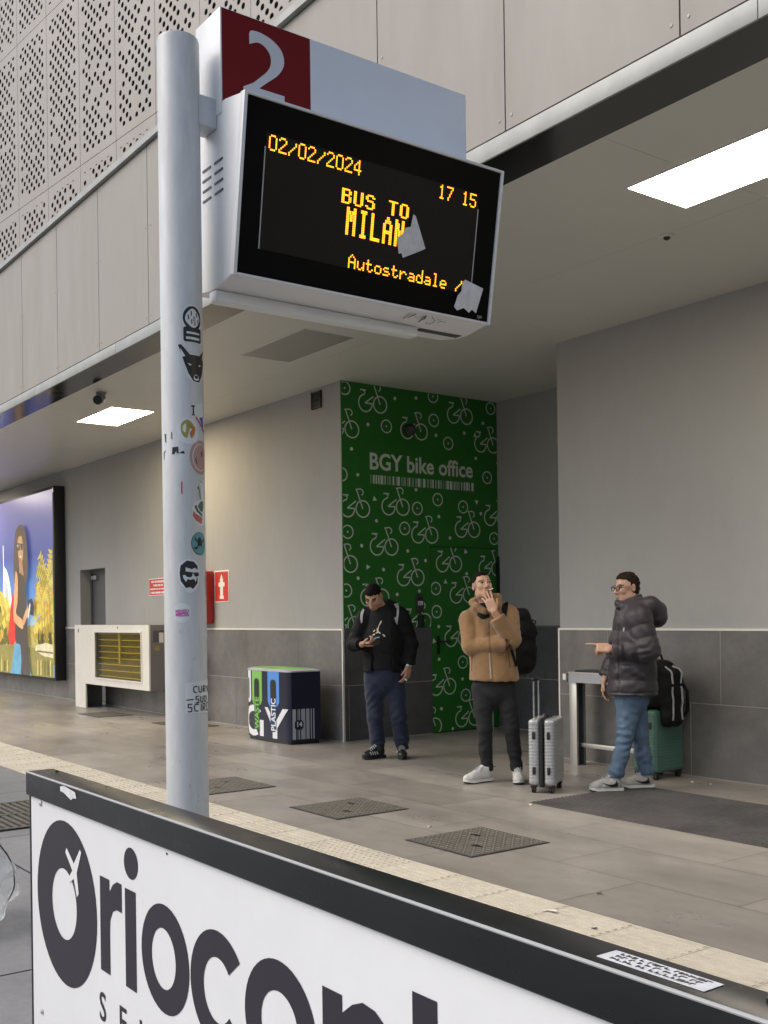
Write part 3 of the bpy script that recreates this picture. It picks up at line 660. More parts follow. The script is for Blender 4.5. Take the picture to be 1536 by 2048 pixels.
g = MB(); g.me(shape([[(-2.83, .952), (-2.80, .957), (-2.72, .95), (-2.71, .935), (-2.735, .932), (-2.75, .926), (-2.80, .938), (-2.828, .94)]]), lambda u, v, h: (u * .912 - BX0, -.0392, 1.4 + (v - 1.4) * .912)); g.build('torn_sticker', M['paper'], fr, rec=False)
g = MB(); g.box(BX0 * 0 + 1.985, 2.135, -.018, .016, BZ + .0006, BZ + .0012); lb = g.build('paper_label', M['paper'], fr)
g = MB()
random.seed(5)
for r_ in range(3):
    x = 2.0
    while x < 2.12:
        wd = random.uniform(.004, .009); y_ = -.0135 + r_ * .0095; g.box(x, x + .0016, y_, y_ + .006, BZ + .0016, BZ + .0019); g.box(x + .0017, x + wd, y_ + random.choice((0, .0045)), y_ + random.choice((.0015, .006)), BZ + .0016, BZ + .0019); x += wd + random.choice((.002, .002, .006))
g.build('label_writing', M['ink'], lb)
g = MB(); g.lathe([(.007, 0), (.007, .005)], (2.196, .012, BZ), 6); g.lathe([(.004, 0), (.004, .004)], (.075, .02, BZ), 8); g.build('bolt', M['black'], fr)
# ================================================================== DOORS AND WALL FITTINGS
M['greydoor'] = mat('grey_door_paint', (.095, .098, .105), .5, var=.06)
sdr = empty('service_door', ((DX0 + DX1) / 2, YA + .2, 0), 0, 'dark grey service door recessed in the rear wall behind the white cabinet', 'door')
g = MB(); w2 = (DX1 - DX0) / 2
g.box(-w2 + .06, w2 - .06, .0, .04, .01, DZ - .06); dl = g.build('door_leaf', M['greydoor'], sdr)
g = MB(); g.box(-w2 + .002, -w2 + .058, -.02, .02, 0, DZ - .002); g.box(w2 - .058, w2 - .002, -.02, .02, 0, DZ - .002); g.box(-w2 + .0585, w2 - .0585, -.02, .02, DZ - .058, DZ - .002); g.box(-w2 - .3, w2 + .3, .045, .06, -.0, DZ + .1); g.build('door_frame', M['greydoor'], sdr)
g = MB(); g.box(-w2 + .1, -w2 + .32, -.05, -.001, DZ - .16, DZ - .10); g.build('door_closer', M['steel'], dl)
g = MB(); g.me(shape([[(.28, 2.0), (.34, 2.03), (.42, 2.02), (.42, 1.90), (.36, 1.88), (.30, 1.91)]]), lambda u, v, h: (u, -.002, v)); g.build('paper_notice', M['whitesign'], dl, rec=False)
# door in the green wall: a leaf set a little proud of the print with a shadow gap
g = MB(); g.box(-.06, -.012, DY0 - YA, DY1 - YA, 0, DH); g.build('door_rebate', M['darkgap'], gw)
g = MB(); g.box(-.0115, .004, DY0 - YA + .006, DY1 - YA - .010, .012, DH - .008); gd = g.build('door', M['green'], gw)
g = MB(); g.box(.0045, .012, 8.0 - YA - .022, 8.0 - YA + .022, .93, 1.14); g.tube([(.012, 8.0 - YA, 1.075), (.055, 8.0 - YA, 1.075), (.06, 8.02 - YA, 1.075), (.06, 8.14 - YA, 1.072)], .011, 10)
g.lathe([(.012, .012), (.012, .02)], (0, 8.0 - YA, .98), 14, 'X'); g.build('handle', M['black'], gd, bevel=.0)
g = MB()
for z in (.25, 1.1, 1.95): g.box(.0042, .022, DY1 - YA - .009, DY1 - YA + .009, z - .07, z + .07)
g.box(.0, .03, DY1 - YA + .0115, DY1 - YA + .03, .4, DH - .1); g.build('hinge', M['black'], gd)
# ---- printed pattern: bicycles spelling GO, wheels, dots and triangles
def zp(x, y):                              # position on the sheet measured from the photograph: metres along the wall and up
    px, py = 640 + x / 2.954, 720 + y / 2.954
    f_, yaw_, cy_ = 2147.15, YAW, 1229.3
    d = F_ + R3 * ((px - 768) / f_) - U3 * ((py - cy_) / f_); t_ = XA / d.x
    return t_ * d.y, H + t_ * d.z
bikes = [(355, 265), (865, 335), (188, 410), (597, 425), (1022, 505), (253, 880), (489, 870), (1078, 935), (660, 1035), (910, 1003), (422, 1105), (180, 1205), (577, 1285), (800, 1205), (1046, 1232), (880, 1388), (368, 1402), (850, 1642), (765, 1927), (912, 2112), (680, 2162), (620, 1545), (205, 1565)]
wheels = [(145, 165), (667, 215), (1007, 287), (672, 357), (392, 392), (757, 493), (987, 695), (128, 675), (695, 825), (845, 868), (575, 877), (500, 995), (163, 1015), (1028, 1055), (155, 1362), (683, 1350), (688, 1487), (842, 1785), (860, 1980)]
dots = [(442, 227), (567, 225), (283, 381), (962, 374), (685, 445), (852, 432), (186, 525), (920, 581), (223, 678), (1048, 610), (567, 767), (702, 925), (333, 950), (950, 908), (768, 1052), (246, 1097), (518, 1128), (623, 1185), (375, 1238), (225, 1289), (865, 1262), (587, 1365), (700, 1575), (702, 1768), (840, 1884), (716, 2060), (783, 2178), (456, 1385)]
tris = [(915, 445, 0), (322, 820, 10), (925, 840, 180), (858, 1132, 20), (283, 1223, -90), (740, 1310, 0), (672, 1660, 20)]
def bike(g, yc, zc, fn):
    s = .0925; W = .0155; f = lambda u, v: fn(yc + u, zc + v)
    g.stroke(circ(0, 0, s, s, 30), W, f, closed=True)                                   # front wheel
    g.stroke([(0, 0), (-.085, .215)], W, f)                                             # fork and stem
    g.stroke([(-.098, .212)] + [(-.035, .222)] + circ(-.028, .185, .034, .034, 8, 75, -70), W * .9, f)   # dropped bar
    gx = -.205
    g.stroke(circ(gx, .0, s, s + .004, 26, 100, 360), W, f)                             # the G wheel
    g.stroke([(gx - .008, .0), (gx + s + .006, .0)], W, f)
    g.stroke([(gx, .005), (gx + .115, .085)], W, f); g.stroke([(gx - .018, s - .004), (gx - .004, s + .03), (gx - .035, s + .05)], W * .9, f)
    g.stroke([(gx - .07, s + .052), (gx + .01, s + .052)], W * 1.1, f)
def onprint(h): return lambda Y, Z: (h, Y - YA, Z)
ga, gb = MB(), MB()
indoor = lambda Y, Z: Y > DY0 - .06 and Z < DH
for (x, y) in bikes:
    Y, Z = zp(x, y); inn = indoor(Y, Z)
    bike(gb if inn else ga, Y, Z, onprint(.0052 if inn else .0013))
    if not inn and Z < DH + .1 and Y > 7.6: bike(gb, Y, Z, onprint(.0052))
for (x, y) in wheels:
    Y, Z = zp(x, y); q = gb if indoor(Y, Z) else ga; fn = onprint(.0052 if q is gb else .0013)
    f = lambda u, v: fn(Y + u, Z + v); q.stroke(circ(0, 0, .072, .072, 24), .0145, f, closed=True); q.me(shape([circ(0, 0, .012, .012, 10)]), lambda u, v, h: f(u, v))
for (x, y) in dots:
    Y, Z = zp(x, y); q = gb if indoor(Y, Z) else ga; fn = onprint(.0052 if q is gb else .0013); q.me(shape([circ(0, 0, .0205, .0205, 14)]), lambda u, v, h: fn(Y + u, Z + v))
for (x, y, r_) in tris:
    Y, Z = zp(x, y); q = gb if indoor(Y, Z) else ga; fn = onprint(.0052 if q is gb else .0013)
    pt = [(math.cos(R(90 + r_ + a)) * .036, math.sin(R(90 + r_ + a)) * .036) for a in (0, 125, 235)]
    q.me(shape([pt]), lambda u, v, h: fn(Y + u, Z + v))
cl = lambda y0, y1, z0, z1: [((0, y0 - YA, 0), (0, -1, 0)), ((0, y1 - YA, 0), (0, 1, 0)), ((0, 0, z0), (0, 0, -1)), ((0, 0, z1), (0, 0, 1))]
pr1 = ga.build('bicycle_print', M['print'], gw, rec=False, cuts=cl(YA + .01, YB - .005, ZD + .004, ZC - .01))
# the part of the sheet that the door takes up is cut away from the wall print
bm = bmesh.new(); bm.from_mesh(pr1.data)
for co, no in (((0, DY0 - YA, 0), (0, 1, 0)), ((0, DY1 - YA, 0), (0, 1, 0)), ((0, 0, DH), (0, 0, 1))): bmesh.ops.bisect_plane(bm, geom=bm.verts[:] + bm.edges[:] + bm.faces[:], plane_co=co, plane_no=no)
bmesh.ops.delete(bm, geom=[f for f in bm.faces if DY0 - YA < f.calc_center_median().y < DY1 - YA and f.calc_center_median().z < DH], context='FACES'); bm.to_mesh(pr1.data); bm.free()
gb.build('bicycle_print', M['print'], gd, rec=False, cuts=cl(DY0 + .008, DY1 - .014, .014, DH - .010))
tx = text('BGY bike office', 1, .021)
xs_ = [v.co.x for v in tx.vertices]; ww = max(xs_) - min(xs_); x0 = min(xs_); kx = (8.575 - 7.045) / ww
g = MB(); g.me(tx, lambda u, v, h: (.0016, 7.045 - YA + (u - x0) * kx, 3.043 + v * .262)); g.build('bike_office_lettering', M['print'], gw, rec=False)
g = MB(); random.seed(21); y = 7.054
while y < 8.585:
    wd = random.choice((.006, .006, .012, .022, .036)); wd = min(wd, 8.592 - y); g.quad((.0016, y - YA, 2.878), (.0016, y + wd - YA, 2.878), (.0016, y + wd - YA, 2.978), (.0016, y - YA, 2.978)); y += wd + random.choice((.009, .013, .013, .026))
g.build('barcode_print', M['print'], gw, rec=False)
# intercom and key box
it = empty('intercom', (XA, 7.725, 1.56), 0, 'grey intercom panel with a small white notice on the green wall', 'intercom')
g = MB(); g.box(.0014, .025, -.052, .052, -.135, .075); g.build('housing', mat('intercom_grey', (.05, .055, .05), .4, metal=.3), it, bevel=.004)
g = MB(); g.box(.0255, .027, -.034, .034, -.005, .04); g.build('screen', M['black'], it)
g = MB(); g.box(.0255, .0268, -.034, .034, -.055, -.008); g.build('notice', M['whitesign'], it)
g = MB()
for k in range(3): g.box(.027, .0274, -.028, .012 + .006 * k, -.018 - k * .012, -.023 - k * .012)
g.build('notice_text', M['black'], it)
g = MB(); g.box(.0014, .055, -.032, .032, 0, .125); g.box(.0, .058, -.035, .035, .1255, .14); o = g.build('key_box', M['black'], bevel=.004); o.location = (XA + .003, 7.728, 1.256); tag(o, 'small black box standing on the dado edge of the green wall under the intercom', 'box')
# cameras
def camera_unit(name, base, d, label, wallside):
    e = empty(name, base, 0, label, 'security camera', 'security cameras')
    d = Vector(d).normalized(); g = MB()
    if wallside: g.lathe([(.055, 0), (.055, .02), (.045, .03)], (0, 0, 0), 20, 'X'); a = [(0.03, 0, 0), (.09, -.01, -.015)]
    else: g.lathe([(.06, 0), (.06, -.02), (.045, -.035)], (0, 0, 0), 20); a = [(0, 0, -.03), (0, -.01, -.07)]
    g.tube(a, .022, 12); g.build('mount', M['camgrey'], e, smooth=True)
    c0 = Vector(a[1]); q = d.to_track_quat('Z', 'Y').to_matrix().to_4x4(); T = Matrix.Translation(c0) @ q
    g = MB(); n = 20; v = []; prof = [(.035, -.07), (.052, -.06), (.056, .12), (.052, .128)]
    for r_, h in prof: v += [T @ Vector((r_ * math.cos(2 * math.pi * j / n), r_ * math.sin(2 * math.pi * j / n), h)) for j in range(n)]
    f = [(i * n + j, i * n + (j + 1) % n, (i + 1) * n + (j + 1) % n, (i + 1) * n + j) for i in range(3) for j in range(n)] + [tuple(range(n))[::-1]]
    g.add(v, f); b = g.build('housing', M['camgrey'], e, smooth=True)
    g = MB(); v = [T @ Vector((r_ * math.cos(2 * math.pi * j / n), r_ * math.sin(2 * math.pi * j / n), h)) for r_, h in ((.0505, .125), (.0505, .131), (.02, .139)) for j in range(n)]
    g.add(v, [(i * n + j, i * n + (j + 1) % n, (i + 1) * n + (j + 1) % n, (i + 1) * n + j) for i in range(2) for j in range(n)] + [tuple(range(2 * n, 3 * n))]); g.build('lens', M['black'], b, smooth=True)
M['camgrey'] = mat('camera_grey', (.22, .22, .21), .45)
camera_unit('security_camera', (-11.85, 4.72, ZC), (.75, -.55, -.3), 'security camera with black lens hanging from the ceiling near the lit square lamp', False)
M['camgrey'] = mat('camera_dark', (.03, .035, .03), .45)
camera_unit('security_camera', (XA + .002, 7.58, 3.54), (.8, -.6, -.35), 'dark security camera mounted high on the green wall above the lettering', True)
e = empty('smoke_detector', (-4.80, 6.0, ZC), 0, 'small round smoke detector on the ceiling below the bright lamp', 'smoke detector')
g = MB(); g.lathe([(.055, .0), (.055, -.008), (.04, -.012)], (0, 0, 0), 24); g.build('base', M['ceil'], e, smooth=True); g = MB(); g.lathe([(.024, -.0122), (.024, -.022), (.012, -.03)], (0, 0, 0), 18); g.build('sensor', M['black'], e, smooth=True)
e = empty('wall_vent', (-10.29, YA, 3.855), 0, 'dark square vent high on the rear wall left of the green wall', 'vent')
g = MB(); 
for k in range(7): g.box(-.085, .085, -.02, -.004, -.09 + k * .026, -.078 + k * .026)
g.build('louvres', M['black'], e); g = MB(); g.box(-.1, .1, -.0035, 0, -.1, .1); g.box(-.1, -.086, -.025, -.004, -.1, .1); g.box(.086, .1, -.025, -.004, -.1, .1); g.build('frame', M['black'], e)

# ---- red signs and hydrant
e = empty('red_notice', (-14.62, YA, 1.85), 0, 'small red notice with white text lines on the rear wall left of the pole', 'sign')
g = MB(); g.box(-.33, .33, -.006, -.0005, -.128, .128); g.build('plate', M['whitesign'], e); g = MB(); g.box(-.315, .315, -.0075, -.0065, -.115, .115); g.build('red_field', M['redsign'], e)
g = MB(); random.seed(4)
for r_, (a, b, h) in enumerate(((-.24, .25, .03), (-.17, .17, .03), (-.28, .28, .022), (-.27, .29, .03))):
    x = a
    while x < b:
        wd = random.uniform(.018, .034); zz = .078 - r_ * .054; g.box(x, min(x + wd, b), -.0085, -.0078, zz - h / 2, zz + h / 2); x += wd + random.choice((.006, .006, .02))
g.build('text_lines', M['whitesign'], e)
e = empty('hydrant_sign', (-12.65, YA, 1.80), 0, 'red sign with a white hydrant pictogram right of the pole', 'sign')
g = MB(); g.box(-.2, .2, -.006, -.0005, -.21, .21); g.build('plate', M['whitesign'], e, bevel=.001); g = MB(); g.box(-.185, .185, -.0075, -.0065, -.195, .195); g.build('red_field', M['redsign'], e)
hy = smooth2([(-.03, .10), (-.022, .13), (0, .16), (.022, .13), (.03, .10)], 4, False) + [(.045, .10), (.045, .085), (.04, .085), (.04, .05), (.07, .055), (.085, .05), (.085, .0), (.07, -.005), (.04, 0), (.04, -.115), (.06, -.14), (.062, -.165), (-.062, -.165), (-.06, -.14), (-.04, -.115), (-.04, 0), (-.07, -.005), (-.085, 0), (-.085, .05), (-.07, .055), (-.04, .05), (-.04, .085), (-.045, .085), (-.045, .10)]
g = MB(); g.me(shape([hy]), lambda u, v, h: (u, -.0082, v)); g.build('pictogram', M['whitesign'], e, rec=False)
e = empty('hose_cabinet', (-13.16, YA, 1.31), 0, 'red fire hose cabinet on the rear wall, mostly hidden behind the pole', 'fire cabinet')
g = MB(); g.box(-.3, .29, -.16, -.001, 0, .70); g.build('case', M['red'], e, bevel=.02, segs=3); g = MB(); g.box(-.24, .23, -.164, -.1605, .06, .64); g.build('door', M['redsign'], e); 
e = empty('hydrant_standpipe', (-13.12, YA - .16, 0), 0, 'red hydrant standpipe with flanges rising from the paving beside the pole', 'hydrant')
g = MB(); g.lathe([(.09, 0), (.09, .03), (.05, .035), (.05, .40), (.075, .405), (.075, .45), (.05, .455), (.05, .82), (.08, .825), (.08, .86), (.05, .865), (.05, .96), (.03, .99)], (0, 0, 0), 20); g.build('pipe', M['red'], e, smooth=True)
for z, s in ((.62, 1), (.78, -1)):
    g = MB(); g.tube([(0, 0, z), (s * .10, -.05, z)], .035, 12); g.tube([(s * .10, -.05, z), (s * .16, -.08, z)], .05, 12); g.build('outlet', M['red'], e, smooth=True)

# ================================================================== LIGHTBOX POSTER
pb = empty('poster_lightbox', (-21.3, YA, 0), 0, 'large backlit travel poster of a woman with dark hair before a sail shaped tower', 'poster')
PXA, PXB, PZ0, PZ1 = -24.2, -18.50, .372, 3.672
g = MB(); g.box(PXA + 21.3 - .06, PXB + 21.3 + .06, -.205, -.012, PZ0 - .05, PZ1 + .05); g.build('case', M['black'], pb, bevel=.006)
ES = .42
def pm_(n, c, k=1): return mat('poster_' + n, c, .35, var=.28, vscale=7, emit=c, estr=ES * k, var2=.15, v2scale=40)
ps = mat('poster_sky', (.2, .25, .6), .35)
t = ps.node_tree; N = t.nodes; L = t.links; b_ = N['Principled BSDF']
co = N.new('ShaderNodeTexCoord'); sp = N.new('ShaderNodeSeparateXYZ'); L.new(co.outputs['Object'], sp.inputs[0]); mr = N.new('ShaderNodeMapRange'); mr.inputs[1].default_value = 1.2; mr.inputs[2].default_value = 3.7; L.new(sp.outputs[2], mr.inputs[0])
cr = N.new('ShaderNodeValToRGB'); L.new(mr.outputs[0], cr.inputs[0]); els = cr.color_ramp.elements
els[0].position = 0; els[0].color = (*srgb(165, 195, 215), 1); els[1].position = 1; els[1].color = (*srgb(128, 124, 170), 1)
x_ = els.new(.25); x_.color = (*srgb(95, 142, 198), 1); x_ = els.new(.55); x_.color = (*srgb(78, 86, 156), 1)
L.new(cr.outputs[0], b_.inputs['Base Color']); L.new(cr.outputs[0], b_.inputs['Emission Color']); b_.inputs['Emission Strength'].default_value = ES
yp = [-.2055]
pic = []
def lay(loops, m):
    yp[0] -= .0012; y = yp[0]; g = MB(); g.me(shape(loops), lambda u, v, h: (u + 21.3, y, v))
    return g
pw = MB(); pw.box(PXA + 21.3, PXB + 21.3, -.2062, -.2052, PZ0, PZ1); pst = pw.build('picture', ps, pb)
def layer(name, loops, c, k=1, m=None):
    g = lay(loops, None); g.build(name, m or pm_(name, c, k), pst, rec=False, cuts=[((PXB + 21.3, 0, 0), (1, 0, 0)), ((PXA + 21.3, 0, 0), (-1, 0, 0)), ((0, 0, PZ0), (0, 0, -1)), ((0, 0, PZ1), (0, 0, 1))])
rn = random.Random(9)
def tuft(cx, cz, r, n=26, dz=1.0):
    return [[(cx + (r * (.45 if i % 2 else rn.uniform(.75, 1.1))) * math.cos(2 * math.pi * i / n), cz + dz * (r * (.45 if i % 2 else rn.uniform(.75, 1.1))) * math.sin(2 * math.pi * i / n)) for i in range(n)]]
layer('bank', [[(PXA, .6), (PXA, 1.25), (-22, 1.3), (-21, 1.22), (-20, 1.28), (-19.2, 1.3), (PXB, 1.35), (PXB, .6)]], srgb(176, 160, 96))
layer('tower', [[(-21.38, 1.3), (-21.33, 2.45), (-21.34, 2.85), (-21.30, 2.85), (-21.29, 2.45)] + [(-21.29 + .50 * math.sin(t_) , 2.42 - 1.1 * (1 - math.cos(t_))) for t_ in np.linspace(.1, 1.5, 9)] + [(-20.78, 1.2)]], srgb(228, 232, 236), 1.3)
layer('tower_window', [[(-21.24, 1.35), (-21.25, 2.25), (-21.06, 2.02), (-20.95, 1.7), (-20.93, 1.3)]], srgb(196, 198, 190))
LC = [pm_('leaf_' + n_, c_) for n_, c_ in (('light', srgb(206, 186, 84)), ('mid', srgb(160, 142, 52)), ('dark', srgb(96, 92, 40)), ('ochre', srgb(188, 150, 60)))]
def foliage(name, cx, cz, rx, rz, n, frond=False):
    yp[0] -= .0012; g = MB()
    for i in range(n):
        if frond:
            a = R(rn.uniform(-35, 215)); L_f = rn.uniform(.5, 1) * rx; px_, pz_ = cx, cz; dr = rn.uniform(.2, .9); m_ = rn.choice((0, 0, 1, 3))
            for q in range(7):
                d_ = (math.cos(a) * L_f / 7, math.sin(a) * L_f / 7 * rz / rx); nx_, nz_ = px_ + d_[0], pz_ + d_[1]
                for s_ in (-1, 1): e_ = .16 * rx; g.add([(px_ + 21.3, yp[0] - .00001 * i, pz_), (nx_ + 21.3, yp[0] - .00001 * i, nz_), ((px_ + nx_) / 2 + 21.3 - s_ * d_[1] * 1.8 + d_[0], yp[0] - .00001 * i, (pz_ + nz_) / 2 + s_ * d_[0] * 1.2 + d_[1] - e_ * .5)], [(0, 1, 2)], m_)
                px_, pz_ = nx_, nz_; a += (-.16 if math.cos(a) > 0 else .16) * dr
        else:
            t_ = rn.uniform(0, 6.28); r_ = math.sqrt(rn.random()); x_, z_ = cx + rx * r_ * math.cos(t_), cz + rz * r_ * math.sin(t_); q = rn.uniform(.06, .16); b_2 = rn.uniform(0, 6.28)
            m_ = (0 if z_ > cz + .25 * rz else 2 if z_ < cz - .3 * rz else 1) if rn.random() < .6 else rn.randrange(4)
            g.add([(x_ + q * math.cos(b_2 + k_) + 21.3, yp[0] - .00001 * i, z_ + q * math.sin(b_2 + k_)) for k_ in (0, 1.9, 3.6, 5.0)], [(0, 1, 2, 3)], m_)
    g.build(name, LC, pst, rec=False, cuts=[((PXB + 21.3, 0, 0), (1, 0, 0)), ((PXA + 21.3, 0, 0), (-1, 0, 0)), ((0, 0, PZ0), (0, 0, -1)), ((0, 0, PZ1), (0, 0, 1))])
for a_ in ((-21.6, 1.42, .62, .5, 190), (-20.95, 1.28, .42, .34, 110), (-22.5, 1.5, .6, .5, 150), (-22.1, 1.15, .45, .3, 90), (-18.75, 1.25, .45, .34, 120), (-19.15, 1.15, .3, .22, 70)): foliage('tree', *a_)
for a_ in ((-18.72, 2.02, .72, .72, 46), (-19.08, 1.66, .50, .5, 36), (-18.6, 1.6, .46, .5, 34)): foliage('palm', *a_, frond=True)
for x in (-19.1, -18.95, -18.8, -18.68): layer('trunk', [[(x, .95), (x + .05, .95), (x + .03, 1.7), (x + .01, 1.7)]], srgb(164, 132, 84))
layer('water', [[(PXA, PZ0), (PXA, .92), (-20, .9), (-19.2, .86), (PXB, .78), (PXB, PZ0)]], srgb(140, 132, 70), .9)
layer('quay', [[(-19.4, .92), (-18.9, .98), (PXB, .95), (PXB, .72), (-19.0, .74), (-19.45, .84)]], srgb(206, 196, 160)); layer('quay_line', [[(-19.35, .84), (PXB, .82), (PXB, .79), (-19.35, .81)]], srgb(120, 104, 70))
for k in range(9): x = -22.6 + k * .19; layer('reflection', [[(x, .40), (x + rn.uniform(.04, .12), .40), (x + .08, .55 + rn.uniform(.0, .3)), (x + .01, .6)]], rn.choice((srgb(196, 180, 110), srgb(96, 100, 48), srgb(212, 200, 150))))
for k in range(5): x = -19.3 + k * .17; layer('reflection', [[(x, .40), (x + rn.uniform(.04, .09), .40), (x + .06, .68), (x + .01, .66)]], rn.choice((srgb(200, 184, 120), srgb(110, 106, 56))))
for x in (-19.22, -19.02, -18.62): layer('passer_by', [[(x, .96), (x + .06, .96), (x + .07, 1.12), (x + .03, 1.2), (x, 1.12)]], srgb(62, 54, 46))
layer('red_bag', [smooth2([(-20.62, 1.90), (-20.50, 1.5), (-20.45, 1.1), (-20.60, .93), (-20.86, .95), (-20.92, 1.15), (-20.80, 1.5)], 5)], srgb(206, 52, 44))
layer('jeans', [smooth2([(-20.52, .97), (-20.0, .96), (-19.9, .9), (-19.62, .40), (-19.5, .30), (-20.75, .30), (-20.70, .55), (-20.6, .8)], 4)], srgb(96, 150, 178)); layer('jeans_shade', [[(-20.12, .9), (-19.95, .9), (-19.75, .3), (-20.2, .3)]], srgb(52, 54, 60))
layer('dark_top', [smooth2([(-20.42, 2.28), (-20.12, 2.40), (-19.88, 2.2), (-19.82, 1.75), (-19.78, 1.30), (-19.72, .72), (-19.66, .40), (-20.08, .40), (-20.2, .9), (-20.48, 1.0), (-20.48, 1.6)], 5)], srgb(74, 66, 62))
layer('hair', [smooth2([(-20.52, 2.1), (-20.50, 2.75), (-20.36, 3.08), (-20.05, 3.16), (-19.82, 3.0), (-19.72, 2.55), (-19.74, 2.2), (-19.9, 2.1), (-20.15, 2.5), (-20.35, 2.3)], 6)], srgb(92, 76, 58))
layer('face', [smooth2([(-20.28, 2.88), (-20.06, 2.95), (-19.96, 2.75), (-20.0, 2.5), (-20.1, 2.38), (-20.22, 2.52)], 6)], srgb(196, 150, 112)); layer('neck', [[(-20.22, 2.55), (-20.02, 2.5), (-19.94, 2.2), (-20.2, 2.28)]], srgb(176, 128, 92))
layer('sunglasses', [[(-20.32, 2.83), (-20.14, 2.82), (-20.14, 2.70), (-20.26, 2.68), (-20.32, 2.74)], [(-20.11, 2.81), (-19.97, 2.80), (-19.98, 2.69), (-20.08, 2.68)]], srgb(80, 62, 48)); layer('glint', [[(-20.29, 2.80), (-20.22, 2.80), (-20.24, 2.73)]], srgb(220, 216, 206)); layer('smile', [[(-20.16, 2.58), (-20.05, 2.59), (-20.08, 2.55), (-20.13, 2.55)]], srgb(236, 222, 206))
layer('arm', [smooth2([(-20.42, 2.28), (-20.28, 2.2), (-20.30, 1.75), (-20.40, 1.52), (-20.06, 1.40), (-19.98, 1.30), (-20.06, 1.22), (-20.42, 1.32), (-20.56, 1.42), (-20.52, 1.8)], 5)], srgb(214, 160, 112)); layer('forearm', [smooth2([(-20.0, 1.42), (-19.62, 1.72), (-19.56, 1.66), (-19.85, 1.36), (-19.96, 1.30)], 4)], srgb(204, 156, 116))
layer('camera_print', [[(-19.72, 1.75), (-19.46, 1.78), (-19.36, 1.62), (-19.40, 1.46), (-19.66, 1.50)]], srgb(56, 56, 62)); layer('shirt_edge', [[(-19.72, 1.46), (-19.60, 1.70), (-19.56, 1.66), (-19.68, 1.40)]], srgb(232, 230, 226))
g = MB(); g.box(PXB + 21.3 + .012, PXB + 21.3 + .05, -.2075, -.2055, PZ1 - .06, PZ1 + .02); g.build('case_clip', M['steel'], pb)

# ================================================================== WHITE CABINET WITH YELLOW WINDOW
ac = empty('ventilation_cabinet', (-15.4, YA, 0), 0, 'white metal cabinet with a yellow tinted louvred window on one leg against the rear wall', 'cabinet')
X0, X1, CZ0, CZ1, W0, W1, WZ0, WZ1 = -16.8, -13.95, .38, 1.30, -15.95, -14.185, .475, 1.208
cx = lambda x: x + 15.4
M['cream'] = mat('cream_enamel', (.70, .675, .61), .42, var=.04, vscale=3, rvar=.08); M['greycase'] = mat('grey_side', (.20, .195, .195), .5, var=.06)
fy0, fy1 = -.464, -.44
g = MB(); g.box(cx(X0), cx(W0), fy0, fy1, CZ0, CZ1); g.box(cx(W1), cx(X1), fy0, fy1, CZ0, CZ1); g.box(cx(W0), cx(W1), fy0, fy1, CZ0, WZ0); g.box(cx(W0), cx(W1), fy0, fy1, WZ1, CZ1)
g.box(cx(X0) + .0, cx(-16.36), fy0, fy1, .0, CZ0 - .0); fp = g.build('front_panel', M['cream'], ac)
g = MB(); g.box(cx(X1) - .03, cx(X1) - .004, fy1 + .001, -.03, CZ0 + .002, CZ1 - .002); g.box(cx(X0) + .004, cx(X1) - .031, fy1 + .001, -.03, CZ1 - .03, CZ1 - .002); g.box(cx(X0) + .004, cx(X0) + .03, fy1 + .001, -.03, .002, CZ1 - .031); g.box(cx(X0) + .031, cx(X1) - .031, fy1 + .001, -.03, CZ0 + .002, CZ0 + .03); g.build('side_panel', M['greycase'], ac)
g = MB()
fz = (.012, .022)
for a, b, c, d in ((W0, W1, WZ1 - .022, WZ1), (W0, W1, WZ0, WZ0 + .022), (W0, W0 + .022, WZ0 + .0225, WZ1 - .0225), (W1 - .022, W1, WZ0 + .0225, WZ1 - .0225)): g.box(cx(a), cx(b), fy0 - .012, fy0 - .001, c, d)
g.build('window_frame', M['cream'], ac)
M['fins'] = mat('coil_fins', (.40, .35, .14), .5, metal=.1, var=.15, vscale=9)
g = MB(); g.box(cx(W0), cx(W1), -.34, -.33, WZ0, WZ1, 0)
x = W0
while x < W1: g.box(cx(x), cx(x + .012), -.36, -.341, WZ0, WZ1, 1); x += .045
z = WZ0 + .04
while z < WZ1: g.box(cx(W0), cx(W1), -.40, -.385, z, z + .012, 2); z += .092
g.box(cx(-15.12), cx(-15.08), -.42, -.401, WZ0 + .25, WZ1, 2)
g.build('louvres', [mat('coil_dark', (.30, .27, .12), .8), M['fins'], mat('bar_yellow', (.75, .66, .25), .5)], ac)
gl = mat('yellow_glass', (.96, .86, .26), .03, trans=1.0); gl.node_tree.nodes['Principled BSDF'].inputs['IOR'].default_value = 1.35
g = MB(); g.box(cx(W0) + .001, cx(W1) - .001, fy0 + .004, fy0 + .008, WZ0 + .001, WZ1 - .001); g.build('yellow_window', gl, ac)
g = MB(); g.box(cx(X1) - .0035, cx(X1) - .001, -.40, -.22, 1.06, 1.22, 0); g.box(cx(X1) - .0008, cx(X1), -.31, -.24, 1.05, 1.19, 1); g.lathe([(.04, 0), (.04, .002)], (cx(X1) - .003, -.34, .97), 16, 'X', 2); g.build('side_labels', [M['greydoor'], M['whitesign'], M['olive']], ac)
g = MB(); g.box(cx(-16.66), cx(-16.62), fy0 - .002, fy0 - .0005, 1.18, 1.24); g.lathe([(.015, 0), (.015, -.004)], (cx(-15.05), fy0, 1.26), 10, 'Y'); g.build('latch', M['greydoor'], fp)

